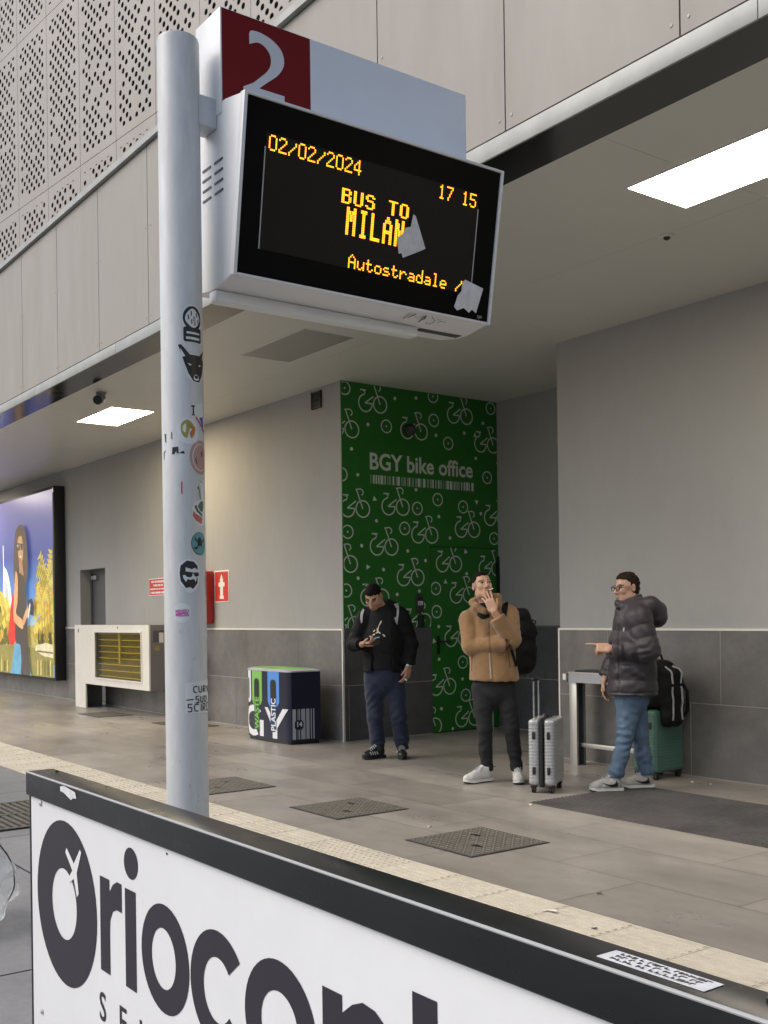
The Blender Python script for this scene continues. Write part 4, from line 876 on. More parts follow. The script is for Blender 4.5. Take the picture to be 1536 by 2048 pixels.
# ================================================================== RECYCLING BIN
bn = empty('recycling_bin', (-10.5, 6.2, 0), 0, 'dark navy recycling bin with green and blue slots and big white letters', 'bin')
B0 = np.array([-10.5, 6.2])
front = [(-9.925, 6.42), (-9.945, 6.30), (-9.962, 6.12), (-9.972, 6.075), (-10.0, 6.052), (-10.05, 6.042), (-10.3, 6.028), (-10.7, 6.03), (-10.86, 6.05), (-10.97, 6.10), (-11.03, 6.18), (-11.05, 6.28)]
outl = [(a - B0[0], b - B0[1]) for a, b in front] + [(-.50, .22), (-.40, .25), (.40, .25)]
M['binnavy'] = mat('bin_navy', (.010, .012, .034), .3, var=.05, spec=.45); M['bingreen'] = mat('bin_green', (.21, .50, .09), .4); M['binblue'] = mat('bin_blue', (.08, .28, .72), .4); M['bindgreen'] = mat('bin_dark_green', (.03, .10, .03), .4); M['bindblue'] = mat('bin_dark_blue', (.012, .035, .12), .4); M['binwhite'] = mat('bin_white', (.74, .75, .77), .4); M['bingrey'] = mat('bin_grey', (.42, .43, .46), .4)
g = MB(); g.prism(outl[::-1], lambda u, v, h: (u, v, h), .035, .785); bd2 = g.build('body', M['binnavy'], bn, smooth=True)
g = MB(); g.prism([(u * .96, v * .96) for u, v in outl[::-1]], lambda u, v, h: (u, v, h), 0, .034); g.build('plinth', M['black'], bn)
top_c = (0, .05)
g = MB(); n = len(outl)
def ring(k, z): return [(top_c[0] + (u - top_c[0]) * k, top_c[1] + (v - top_c[1]) * k, z) for u, v in outl]
vv = ring(1.012, .786) + ring(1.012, .80) + ring(.86, .815) + ring(.0001, .80)
ff = [(i + n * r_, (i + 1) % n + n * r_, (i + 1) % n + n * (r_ + 1), i + n * (r_ + 1)) for r_ in range(3) for i in range(n)]
g.add(vv, ff[:2 * n], 0); g.add(vv, ff[2 * n:], 1); g.build('lid', [M['bingrey'], M['bingreen']], bn)
FC = np.array(front); dl_ = np.r_[0, np.cumsum(np.linalg.norm(np.diff(FC, axis=0), axis=1))]
UC = dl_[4]                                                   # front right corner
def onbin(h):
    def f(u, z, q=0):
        u = u + UC; a = np.interp(u, dl_, FC[:, 0]); b = np.interp(u, dl_, FC[:, 1]); e = .004
        a2, b2 = np.interp(u + e, dl_, FC[:, 0]), np.interp(u + e, dl_, FC[:, 1]); a1, b1 = np.interp(u - e, dl_, FC[:, 0]), np.interp(u - e, dl_, FC[:, 1])
        tx_, ty_ = a2 - a1, b2 - b1; l_ = math.hypot(tx_, ty_) + 1e-9; nx, ny = -ty_ / l_, tx_ / l_
        if nx * (a + 10.5) + ny * (b - 6.2) < 0: nx, ny = -nx, -ny
        return (a - B0[0] + nx * h, b - B0[1] + ny * h, z)
    return f
def decal(name, loops, m, h=.0012, parent=None):
    me = shape(loops); bm = bmesh.new(); bm.from_mesh(me); xs_ = [v.co.x for v in bm.verts]
    for k in range(1, int((max(xs_) - min(xs_)) / .012)): bmesh.ops.bisect_plane(bm, geom=bm.verts[:] + bm.edges[:] + bm.faces[:], plane_co=(min(xs_) + k * .012, 0, 0), plane_no=(1, 0, 0))
    bm.to_mesh(me); bm.free(); f = onbin(h); g = MB(); g.me(me, lambda u, v, q: f(u, v)); return g.build(name, m, parent or bd2, rec=False)
fl = lambda pts: [(-x, z) for x, z in pts]
def slot(u, w_, light, dark, name, word):
    decal(name + '_panel', [[(u, .784), (u + w_, .784)] + [(u + w_, .45), (u + w_ * .82, .40), (u + w_ * .18, .40), (u, .45)]], light)
    decal(name + '_band', [rrect(u + w_ * .24, u + w_ * .76, .12, .70, w_ * .2)], dark, .0024)
    decal(name + '_slot', [rrect(u + w_ * .30, u + w_ * .70, .47, .69, w_ * .16)], M['black'], .0034)
    tx = text(word, .135, .003); xx = [v.co.x for v in tx.vertices]; lw = max(xx); f = onbin(.004)
    g = MB(); g.me(tx, lambda p, q, h: f(u + w_ * .30 + q * (w_ * .40 / .098), .13 + p * (.36 / lw))); g.build(name + '_lettering', M['binwhite' if dark is M['bindblue'] else 'bingreen'], bd2, rec=False)
slot(.165, .235, M['binblue'], M['bindblue'], 'plastic', 'PLASTIC'); slot(.53, .235, M['bingreen'], M['bindgreen'], 'waste', 'WASTE'); slot(.93, .2, M['binwhite'], M['black'], 'paper', '')if False else None
decal('paper_panel', [[(.80, .784), (.95, .784), (.95, .46), (.92, .42), (.83, .42), (.80, .46)]], M['binwhite']); decal('paper_slot', [rrect(.845, .91, .46, .70, .025)], M['black'], .0024)
decal('letter_y', [fl([(-.47, .385), (-.40, .385), (-.255, .22), (-.10, .385), (-.0, .385), (-.21, .165), (-.21, .05), (-.30, .05), (-.30, .165)])], M['binwhite'])
def gl_(cx_, cz_, rx, rz, t_): return [(cx_ + rx * math.cos(R(a)), cz_ + rz * math.sin(R(a))) for a in np.linspace(40, 300, 24)] + [(cx_ + (rx - t_) * math.cos(R(a)), cz_ + (rz - t_ * .75) * math.sin(R(a))) for a in np.linspace(300, 40, 24)]
decal('letter_g', [fl(gl_(-.74, .22, .24, .175, .095))], M['binwhite']); decal('letter_g', [fl([(-.70, .235), (-.50, .235), (-.50, .055), (-.585, .055), (-.585, .165), (-.70, .165)])], M['binwhite'])
g = MB(); f = onbin(.0012); 
for a, b in ((-.045, -.072), (-.085, -.09), (-.095, -.105), (-.115, -.15), (-.158, -.185), (-.196, -.205), (-.216, -.226)):
    a, b = a * 1.45 + .02, b * 1.45 + .02; p = [f(a - .0, .055), f(b, .055), f(b, .385), f(a, .385)]; g.quad(*p)
g.build('barcode_print', M['bingrey'], bd2, rec=False)
decal('number_badge', [rrect(-.175, -.07, .16, .265, .035)], M['binnavy'], .0026)
tx = text('14', .075, .002, 'CENTER'); f = onbin(.0036); g = MB(); g.me(tx, lambda u, v, h: f(-.122 - u, .195 + v)); g.build('number_lettering', M['binwhite'], bd2, rec=False)

# ================================================================== ASHTRAY TABLE
at = empty('ashtray_table', (-6.5, 7.28, 0), 0, 'steel standing ashtray table with black tray beside the man in glasses', 'ashtray table')
g = MB(); g.prism(rrect(-.45, .46, -.13, .13, .06, 5), lambda u, v, h: (u, v, h), .762, .845); g.build('rim', M['chrome'], at, smooth=True)
g = MB(); g.prism(rrect(-.452, .462, -.132, .132, .06, 5), lambda u, v, h: (u, v, h), .8455, .858); g.build('top', M['steel'], at, smooth=True)
g = MB(); g.prism(rrect(-.36, .38, -.10, .10, .03, 4), lambda u, v, h: (u, v, h), .8585, .872); g.build('ash_tray', M['black'], at)
M['postdark'] = mat('post_channel', (.06, .065, .075), .4, metal=.4)
for x in (-.41, .40):
    g = MB(); g.box(x - .045, x + .045, -.06, -.035, 0, .7615); g.box(x - .045, x + .045, .035, .06, 0, .7615); p = g.build('post', M['steel'], at, bevel=.003)
    g = MB(); g.box(x - .036, x + .036, -.0345, .0345, .004, .76); g.box(x + .0365, x + .042, -.008, .008, .004, .76); g.build('channel', M['postdark'], p)
g = MB(); g.box(-.363, .353, -.02, .02, .165, .205); g.build('cross_bar', M['steel'], at, bevel=.003)
g = MB(); p_ = rrect(-.035, .035, -.028, .028, .004, 2); g.prism([(u, v) for u, v in p_], lambda u, v, h: (-.425 + u * .55 - .02, -.128 - .004 - h + u * .0, .81 + v), .0005, .001); g.build('no_smoking_label', M['whitesign'], at)
g = MB(); g.tube([(0, 0, 0), (.012, .006, 0)], .004, 8); o = g.build('cigarette_butt', M['whitesign']); o.location = (-6.62, 7.27, .876); tag(o, 'white cigarette butt lying on the black ashtray of the steel table', 'cigarette butt')

# slim steel and black ash post by the recess wall
sp_ = empty('ash_post', (-9.86, 8.88, 0), 0, 'slim steel ash post at the recess wall between the legs of the man in tan', 'ash post')
g = MB(); g.box(-.05, .05, -.04, .04, 0, .30); g.build('container', M['black'], sp_, bevel=.006); g = MB(); g.tube([(.052, -.03, .0), (.052, -.03, .52)], .011, 10); g.tube([(-.02, -.045, .25), (-.02, -.045, .5)], .008, 10); g.build('rail', M['chrome'], sp_, smooth=True); g = MB(); g.box(-.05, .06, -.05, .03, .50, .55); g.build('head', M['black'], sp_, bevel=.006)

# ================================================================== SUITCASES
def suitcase(name, loc, rz, label, c, W, D, Hh, handle, seed, met):
    e = empty(name, loc, rz, label, 'suitcase', None)
    m = mat(name + '_shell', c, .30, metal=met, var=.03, vscale=3, coat=.15)
    body_z0 = .055
    def half(x0, x1, sgn):                     # ribbed moulded half shell: ridges run round the sides
        g = MB(); n = 10; rings = []; zs = []; z = body_z0
        prof = rrect(x0, x1, -D / 2, D / 2, .035, 6)
        v = []; rows = 0; step = .0085; zz = body_z0
        ztop = body_z0 + Hh
        while zz <= ztop + 1e-6:
            k = int(round((zz - body_z0) / step)); edge = min(zz - body_z0, ztop - zz); inset = .03 * max(0, 1 - edge / .03) ** 2.2
            rib = .0032 if (k % 3 == 1 and edge > .035) else 0
            cxm = (x0 + x1) / 2; hx = (x1 - x0) / 2
            for (px, py) in prof:
                sx = 1 - (inset + rib) / hx; sy = 1 - (inset + rib) / (D / 2)
                v.append((cxm + (px - cxm) * sx, py * sy, zz))
            rows += 1; zz += step
        K = len(prof); f = [(i * K + j, i * K + (j + 1) % K, (i + 1) * K + (j + 1) % K, (i + 1) * K + j) for i in range(rows - 1) for j in range(K)] + [tuple(range(K))[::-1], tuple(range((rows - 1) * K, rows * K))]
        g.add(v, f); return g.build('shell', m, e, smooth=True, ang=50)
    gp = .014
    half(-W / 2, -gp, -1); half(gp, W / 2, 1)
    g = MB(); g.prism([(p[0], p[1]) for p in rrect(-gp + .0005, gp - .0005, -D / 2 - .001, D / 2 + .001, .008, 3)], lambda u, v, h: (u, v, h), body_z0 + .004, body_z0 + Hh - .001)
    g.build('zip_band', M['black'], e)
    g = MB(); g.tube([(-.004, -.07, body_z0 + Hh - .002), (-.004, -.06, body_z0 + Hh + .018), (-.004, .06, body_z0 + Hh + .018), (-.004, .07, body_z0 + Hh - .002)], .009, 8); g.build('carry_handle', M['black'], e, smooth=True)
    for sx in (-1, 1):
        for zz in (.13, .42):
            g = MB(); u = sx * W * .27; g.prism(rrect(u - .013, u + .013, -.03, .03, .011, 4), lambda a, b, h: (a, -D / 2 - h, body_z0 + zz * Hh / .56 + b), -.002, .006); g.build('side_foot', M['black'], e, bevel=.002)
        for sy in (-1, 1):
            g = MB(); wx, wy = sx * (W / 2 - .035), sy * (D / 2 - .045); g.box(wx - .022, wx + .022, wy - .025, wy + .025, .040, .058); hs = g.build('caster', M['black'], e, bevel=.004)
            g = MB(); g.lathe([(.008, -.016), (.0235, -.015), (.0235, -.003), (.014, -.002), (.014, .002), (.0235, .003), (.0235, .015), (.008, .016)], (wx, wy, .0236), 18, 'X'); g.build('wheel', M['black'], hs, smooth=True)
    if handle:
        for sy in (-.085, .085):
            g = MB()
            g.tube([(-W / 2 + .03, sy, body_z0 + Hh - .03), (-W / 2 + .03, sy, handle - .15)], .0085, 10); g.tube([(-W / 2 + .03, sy, handle - .15), (-W / 2 + .03, sy, handle - .02)], .007, 10)
            th_ = g.build('handle_bar', M['chrome'], e, smooth=True)
        g = MB(); g.prism(rrect(-.11, .11, -.018, .012, .01, 4), lambda u, v, h: (-W / 2 + .03 + h, u, handle + v - .01), -.014, .014); g.build('grip', M['black'], e, bevel=.004)
    return e
suitcase('silver_suitcase', (-6.063, 6.03, 0), R(32.6), 'silver ribbed hard shell suitcase with raised handle beside the man in tan', (.40, .405, .41), .212, .365, .525, .89, 1, .35)
suitcase('green_suitcase', (-5.93, 7.21, 0), R(3), 'sea green ribbed hard shell suitcase under a black backpack behind the man in glasses', (.062, .140, .112), .25, .39, .53, None, 2, .0)

# ---- clear plastic bag on the pavement
M['clear'] = mat('clear_plastic', (.86, .88, .90), .15, trans=.6, bump=.6, bscale=16, bdist=.03, alpha=.75)
M['clear'].node_tree.nodes['Principled BSDF'].inputs['IOR'].default_value = 1.2

# ---- litter
butts = [(-5.683, 5.469, 'white cigarette butt on the paving at the corner of the ribbed mat'), (-5.515, 4.388, 'white cigarette butt on the paving between the two nearest manhole covers'), (-5.563, 7.194, 'white cigarette butt on the floor next to the green suitcase'), (-5.40, 7.22, 'white cigarette butt by the foot of the tiled wall right of the green suitcase')]
for k, (x, y, lb_) in enumerate(butts):
    g = MB(); g.tube([(0, 0, 0), (.022, .008, 0)], .0042, 8, 0); g.tube([(.022, .008, 0), (.032, .0115, 0)], .0043, 8, 1); o = g.build('cigarette_butt', [M['whitesign'], M['orange']]); o.location = (x, y, .0045); o.rotation_euler = (0, 0, k * 1.3); tag(o, lb_, 'cigarette butt', 'cigarette butts on the paving')
g = MB(); g.me(shape([[(-.04, -.012), (-.01, .016), (.03, .012), (.05, -.004), (.02, -.02), (-.005, -.004), (-.02, -.02)]]), lambda u, v, h: (u, v, .004 + .006 * math.sin(40 * u))); o = g.build('paper_scrap', M['whitesign'], rec=False); o.location = (-3.594, 3.584, .005); tag(o, 'torn white paper scrap on the beige tactile strip', 'paper scrap')
M['leafb'] = mat('dry_leaf', (.10, .035, .015), .7)
for k, (x, y, lb_) in enumerate(((-3.67, 4.001, 'small brown dry leaf on the grey paving near the barrier'), (-3.28, 3.541, 'small brown dry leaf on the beige tactile strip'))):
    g = MB(); g.me(shape([smooth2([(-.018, 0), (-.004, .011), (.016, .004), (.022, -.003), (.004, -.010)], 3)]), lambda u, v, h: (u, v, .003 + .004 * math.sin(90 * u))); o = g.build('dry_leaf', M['leafb'], rec=False); o.location = (x, y, .003); tag(o, lb_, 'leaf')
# ================================================================== ORGANIC SURFACES (signed distance fields -> one continuous mesh)
def V3(*p): return np.array(p, np.float32)
def nrm(v): v = np.array(v, float); return v / (np.linalg.norm(v) + 1e-12)
class Field:
    def __init__(s, lo, hi, h):
        s.lo = np.array(lo, float); s.h = h; s.n = np.ceil((np.array(hi) - s.lo) / h).astype(int) + 1
        s.ax = [(s.lo[i] + h * np.arange(s.n[i])).astype(np.float32) for i in range(3)]
        s.D = np.full(s.n, .5, np.float32)
    def _sub(s, lo, hi):
        sl = []
        for i in range(3):
            a = int(max(0, math.floor((lo[i] - s.lo[i]) / s.h))); b = int(min(s.n[i], math.ceil((hi[i] - s.lo[i]) / s.h) + 1)); sl.append(slice(a, max(a, b)))
        return tuple(sl), (s.ax[0][sl[0]][:, None, None], s.ax[1][sl[1]][None, :, None], s.ax[2][sl[2]][None, None, :])
    def op(s, fn, lo, hi, k, sub=False):
        m = k + 4 * s.h; sl, (x, y, z) = s._sub(np.array(lo) - m, np.array(hi) + m)
        A = s.D[sl]
        if A.size == 0: return s
        B = fn(x, y, z).astype(np.float32)
        if sub: B = -B; q = np.maximum(k - np.abs(A - B), 0) / max(k, 1e-6); s.D[sl] = np.maximum(A, B) + q * q * k * .25
        else: q = np.maximum(k - np.abs(A - B), 0) / max(k, 1e-6); s.D[sl] = np.minimum(A, B) - q * q * k * .25
        return s
    def cone(s, a, b, ra, rb, k=.02, flat=None, q=1., sub=False, quilt=None):
        a = np.array(a, float); b = np.array(b, float); ba = b - a; L2 = max(ba @ ba, 1e-9); r = max(ra, rb) / min(q, 1)
        fl = None
        if flat is not None: fl = np.array(flat, float); fl = fl - ba * (fl @ ba) / L2; fl /= np.linalg.norm(fl) + 1e-9
        ln = math.sqrt(L2)
        def fn(x, y, z):
            px, py, pz = x - a[0], y - a[1], z - a[2]
            t = np.clip((px * ba[0] + py * ba[1] + pz * ba[2]) / L2, 0, 1)
            wx, wy, wz = px - t * ba[0], py - t * ba[1], pz - t * ba[2]
            d2 = wx * wx + wy * wy + wz * wz
            if fl is not None: wn = wx * fl[0] + wy * fl[1] + wz * fl[2]; d2 = d2 + wn * wn * (1 / q ** 2 - 1)
            d = np.sqrt(np.maximum(d2, 0)) - (ra + t * (rb - ra))
            if quilt: d = d - quilt[1] * (np.abs(np.sin(np.pi * (t * ln + quilt[2]) / quilt[0])) ** .55 - .6)
            return d
        return s.op(fn, np.minimum(a, b) - r, np.maximum(a, b) + r, k, sub)
    def chain(s, pts, rs, k=.02, **kw):
        for i in range(len(pts) - 1): s.cone(pts[i], pts[i + 1], rs[i], rs[i + 1], k, **kw)
        return s
    def ell(s, c, r, k=.02, rot=None, sub=False):
        c = np.array(c, float); r = np.array(r, float); Q = np.eye(3) if rot is None else np.array(rot, float); mr = r.max()
        def fn(x, y, z):
            px, py, pz = x - c[0], y - c[1], z - c[2]
            u = [(px * Q[i][0] + py * Q[i][1] + pz * Q[i][2]) for i in range(3)]
            k0 = np.sqrt(sum((u[i] / r[i]) ** 2 for i in range(3))); k1 = np.sqrt(sum((u[i] / r[i] ** 2) ** 2 for i in range(3))) + 1e-9
            return k0 * (k0 - 1) / k1
        return s.op(fn, c - mr, c + mr, k, sub)
    def rbox(s, c, hf, rd=.01, k=.02, rot=None, sub=False):
        c = np.array(c, float); hf = np.array(hf, float); Q = np.eye(3) if rot is None else np.array(rot, float); mr = np.linalg.norm(hf)
        def fn(x, y, z):
            px, py, pz = x - c[0], y - c[1], z - c[2]
            u = [np.abs(px * Q[i][0] + py * Q[i][1] + pz * Q[i][2]) - hf[i] + rd for i in range(3)]
            o = np.sqrt(sum(np.maximum(q, 0) ** 2 for q in u)); return o + np.minimum(np.maximum(np.maximum(u[0], u[1]), u[2]), 0) - rd
        return s.op(fn, c - mr, c + mr, k, sub)
    def plane(s, p, n, k=.008):                 # keep the side the normal points away from
        n = nrm(n); x, y, z = s.ax[0][:, None, None], s.ax[1][None, :, None], s.ax[2][None, None, :]
        B = ((x - p[0]) * n[0] + (y - p[1]) * n[1] + (z - p[2]) * n[2]).astype(np.float32); q = np.maximum(k - np.abs(s.D - B), 0) / k
        s.D = np.maximum(s.D, B) + q * q * k * .25; return s
    def cutoff(s, p, n, rad, k=.006):           # cut a limb end: only near p
        p = np.array(p, float); n = nrm(n)
        sl, (x, y, z) = s._sub(p - rad, p + rad); B = ((x - p[0]) * n[0] + (y - p[1]) * n[1] + (z - p[2]) * n[2]); r2 = (x - p[0]) ** 2 + (y - p[1]) ** 2 + (z - p[2]) ** 2
        B = np.where(r2 < rad * rad, B, -1.).astype(np.float32); s.D[sl] = np.maximum(s.D[sl], B); return s
    def ripple(s, c, d, sig, freq, amp, seed=0):    # cloth folds around c, running across d
        c = np.array(c, float); d = nrm(d); sg = np.array([sig] * 3 if np.isscalar(sig) else sig, float); m = sg * 2.4
        sl, (x, y, z) = s._sub(c - m, c + m)
        e = nrm(np.cross(d, (.31, .52, .8))); e2 = np.cross(d, e)
        X, Y, Z = x - c[0], y - c[1], z - c[2]
        u = X * d[0] + Y * d[1] + Z * d[2]; v = X * e[0] + Y * e[1] + Z * e[2]; w_ = X * e2[0] + Y * e2[1] + Z * e2[2]
        g = np.exp(-(X / sg[0]) ** 2 - (Y / sg[1]) ** 2 - (Z / sg[2]) ** 2)
        s.D[sl] += (amp * g * np.sin(freq * (u + .03 * np.sin(18 * v + seed) + .03 * np.sin(21 * w_ + 2 * seed) + .25 * v * math.sin(seed * 3.1)) + seed)).astype(np.float32); return s
    def folds(s, c, n, amp, rad, seed, along=(0, 0, 1), freq=(70, 120)):     # irregular creases: short waves of differing tilt
        rs = np.random.RandomState(seed); a0 = nrm(along)
        for i in range(n):
            d = nrm(a0 + rs.normal(size=3) * (.55, .15, .25)); o = rs.normal(size=3) * rad * .55
            s.ripple(np.array(c) + o, d, np.array((1, 1, 1)) * rad * rs.uniform(.35, .7), rs.uniform(*freq), amp * rs.uniform(.5, 1.1), rs.uniform(0, 6))
        return s
    def lump(s, amp, freq, seed=0):
        x, y, z = s.ax[0][:, None, None], s.ax[1][None, :, None], s.ax[2][None, None, :]; rs = np.random.RandomState(seed); near = np.abs(s.D) < .05
        T = np.zeros_like(s.D)
        for i in range(5):
            kx = rs.normal(size=3) * freq; p = rs.uniform(0, 6.3); T += np.sin(x * kx[0] + y * kx[1] + z * kx[2] + p + 1.3 * np.sin(y * kx[2] - z * kx[0]))
        s.D += np.where(near, T * amp / 2.2, 0).astype(np.float32); return s
    def mesh(s, name, mats, parent=None, paint=None):
        D = s.D; ins = D < 0
        cnt = np.zeros(tuple(np.array(D.shape) - 1), np.int8)
        nx, ny, nz = D.shape
        for a in (0, 1):
            for b in (0, 1):
                for c in (0, 1): cnt += ins[a:nx - 1 + a, b:ny - 1 + b, c:nz - 1 + c]
        act = (cnt > 0) & (cnt < 8); I, J, K = np.nonzero(act); n = len(I)
        idx = np.full(act.shape, -1, np.int32); idx[I, J, K] = np.arange(n)
        P = np.zeros((n, 3)); W = np.zeros(n)
        cs = [(a, b, c) for a in (0, 1) for b in (0, 1) for c in (0, 1)]
        for p in cs:
            for q in cs:
                if sum(abs(np.array(p) - np.array(q))) == 1 and p < q:
                    d0 = D[I + p[0], J + p[1], K + p[2]]; d1 = D[I + q[0], J + q[1], K + q[2]]; m = (d0 < 0) != (d1 < 0)
                    t = np.where(m, d0 / np.where(m, d0 - d1, 1), 0)
                    for ax in range(3): P[:, ax] += np.where(m, p[ax] + t * (q[ax] - p[ax]), 0)
                    W += m
        P = P / W[:, None] + np.stack([I, J, K], 1); P = P * s.h + s.lo
        F = []
        for ax in range(3):
            o1, o2 = [(1, 2), (2, 0), (0, 1)][ax]
            sa = [slice(None)] * 3; sb = [slice(None)] * 3; sa[ax] = slice(0, -1); sb[ax] = slice(1, None)
            A, B = ins[tuple(sa)], ins[tuple(sb)]; E = np.nonzero(A != B); E = np.stack(E, 1)
            ok = (E[:, o1] > 0) & (E[:, o2] > 0) & (E[:, o1] < D.shape[o1] - 1) & (E[:, o2] < D.shape[o2] - 1); E = E[ok]
            if not len(E): continue
            q = []
            for da, db in ((-1, -1), (0, -1), (0, 0), (-1, 0)):
                e = E.copy(); e[:, o1] += da; e[:, o2] += db; q.append(idx[e[:, 0], e[:, 1], e[:, 2]])
            q = np.stack(q, 1); fl = A[E[:, 0], E[:, 1], E[:, 2]]; q = np.where(fl[:, None], q, q[:, ::-1]); F.append(q)
        F = np.concatenate(F); F = F[(F >= 0).all(1)]
        # one light smoothing pass
        nb = np.zeros((n, 3)); nc = np.zeros(n)
        for a in range(4):
            b = (a + 1) % 4; np.add.at(nb, F[:, a], P[F[:, b]]); np.add.at(nc, F[:, a], 1); np.add.at(nb, F[:, b], P[F[:, a]]); np.add.at(nc, F[:, b], 1)
        P = P * .55 + .45 * nb / np.maximum(nc, 1)[:, None]
        me = bpy.data.meshes.new(name); me.vertices.add(n); me.vertices.foreach_set('co', P.astype(np.float32).ravel())
        me.loops.add(F.size); me.loops.foreach_set('vertex_index', F.astype(np.int32).ravel()); me.polygons.add(len(F)); me.polygons.foreach_set('loop_start', np.arange(0, F.size, 4, dtype=np.int32)); me.polygons.foreach_set('loop_total', np.full(len(F), 4, np.int32))
        for q in (mats if isinstance(mats, (list, tuple)) else [mats]): me.materials.append(q)
        me.update(calc_edges=True); me.polygons.foreach_set('use_smooth', np.ones(len(F), bool))
        if paint is not None: me.polygons.foreach_set('material_index', paint(P[F].mean(1)).astype(np.int32))
        me.validate(); o = bpy.data.objects.new(name, me); COL.objects.link(o)
        if parent is not None: o.parent = parent
        return o

class Person:
    """Joint positions are read in a frame that faces the viewer: x to the right, z up, y away; the figure is then set down on its own spot."""
    def __init__(s, foot, label, px0, py0, sc):
        s.px0, s.py0, s.sc = px0, py0, sc; s.foot = Vector(foot); d = math.atan2(foot[1], foot[0]); s.rz = d - math.pi / 2; s.label = label
    def P(s, px, py, b=0): return np.array([(px - s.px0) * s.sc, b, (s.py0 - py) * s.sc])
def headframe(f, up=(0, 0, 1)):
    f = nrm(f); u = np.array(up, float); u = nrm(u - f * (u @ f)); l = np.cross(u, f); return l, f, u       # l = to the figure's left
def head(F, c, fr, k=1.0, jaw=1.0):
    l, f, u = fr; Q = np.array([l, f, u]); at = lambda a, b, d: c + (l * a + f * b + u * d) * k
    F.ell(at(0, -.012, .035), np.array((.0735, .094, .085)) * k, .02, Q)
    F.ell(at(0, .022, -.03), np.array((.060 * jaw, .068, .086)) * k, .03, Q)
    F.ell(at(0, .058, -.094), np.array((.030 * jaw, .028, .024)) * k, .035, Q)
    for s_ in (-1, 1):
        F.ell(at(s_ * .048 * jaw, .005, -.072), np.array((.02, .035, .028)) * k, .03, Q)
        F.ell(at(s_ * .038, .062, -.02), np.array((.024, .022, .022)) * k, .02, Q)
        F.ell(at(s_ * .031, .101, .006), np.array((.017, .015, .0105)) * k, .012, Q, sub=True)
        F.ell(at(s_ * .031, .076, .006), np.array((.0145, .0135, .0125)) * k, .003, Q)
        F.ell(at(s_ * .031, .085, .022), np.array((.024, .0125, .0075)) * k, .012, Q)
        F.ell(at(s_ * .0765, -.014, .0), np.array((.0105, .020, .033)) * k, .008, Q); F.ell(at(s_ * .0845, -.011, .004), np.array((.006, .009, .016)) * k, .006, Q, sub=True)
        F.ell(at(s_ * .012, .097, -.035), np.array((.010, .011, .008)) * k, .008, Q)
    F.cone(at(0, .090, .012), at(0, .111, -.028), .0085 * k, .0125 * k, .012)
    F.ell(at(0, .090, -.062), np.array((.026, .012, .0055)) * k, .006, Q); F.ell(at(0, .087, -.0735), np.array((.022, .013, .006)) * k, .006, Q)
    return at, Q
def headpaint(c, fr, k, cols, lips=True, stubble=False, fade=False):
    l, f, u = fr
    def paint(C, base):
        d = C - c; a, b, e = d @ l / k, d @ f / k, d @ u / k; m = base
        if stubble:
            m = np.where((e < -.045) & (e > -.125) & (b > -.03) & (np.abs(a) < .075) & ((e < -.083) | (np.abs(a) > .034) | (e > -.058)) & ~((np.abs(a) < .016) & (e > -.052)), cols['stubble'], m)
        m = np.where((np.abs(a) < .024) & (e < -.055) & (e > -.079) & (b > .085), cols['lip'], m)
        if fade: m = np.where((b < .035) & (b > -.11) & (np.abs(a) > .05) & (e > -.012) & (e < .06), cols['stubble'], m)
        br = np.abs(np.abs(a) - .033) < .020
        m = np.where(br & (e > .0235 - .22 * np.maximum(0, np.abs(np.abs(a) - .030) - .008)) & (e < .0335 - .22 * np.maximum(0, np.abs(np.abs(a) - .030) - .008)) & (b > .055), cols['brow'], m)
        ey = ((np.abs(a) - .031) / .0135) ** 2 + ((e - .006) / .0056) ** 2 < 1
        m = np.where(ey & (b > .06), cols['white'], m); m = np.where((((np.abs(a) - .031) / .0065) ** 2 + ((e - .006) / .0062) ** 2 < 1) & (b > .06), cols['iris'], m)
        m = np.where((np.abs(np.abs(a) - .031) < .0145) & (np.abs(e - .0122) < .0018) & (b > .06), cols['brow'], m)
        m = np.where((((np.abs(a) - .011) / .004) ** 2 + ((e + .0415) / .0025) ** 2 < 1) & (b > .09), cols['lip'], m)
        return m
    return paint
def hair(name, c, fr, k, m, parent, fn, r=(.0766, .0972, .0886), seed=1, amp=.002, h=.0042):
    l, f, u = fr; Q = np.array([l, f, u]); at = lambda a, b, d: c + (l * a + f * b + u * d) * k
    F = Field(c - .16, c + .16, h); F.ell(at(0, -.014, .036), np.array(r) * k, .01, Q); F.ell(at(0, -.045, -.02), np.array((.070, .065, .075)) * k, .02, Q)
    F.lump(amp, 70, seed); F.lump(amp * .6, 190, seed + 1)
    x, y, z = F.ax[0][:, None, None] - c[0], F.ax[1][None, :, None] - c[1], F.ax[2][None, None, :] - c[2]
    A = (x * l[0] + y * l[1] + z * l[2]) / k; B = (x * f[0] + y * f[1] + z * f[2]) / k; E = (x * u[0] + y * u[1] + z * u[2]) / k
    E = E + .006 * np.sin(230 * A + 90 * B) * np.sin(170 * B + 1) + .004 * np.sin(410 * A - 260 * B)
    F.D = np.maximum(F.D, fn(A, B, E).astype(np.float32)); return F.mesh(name, m, parent)
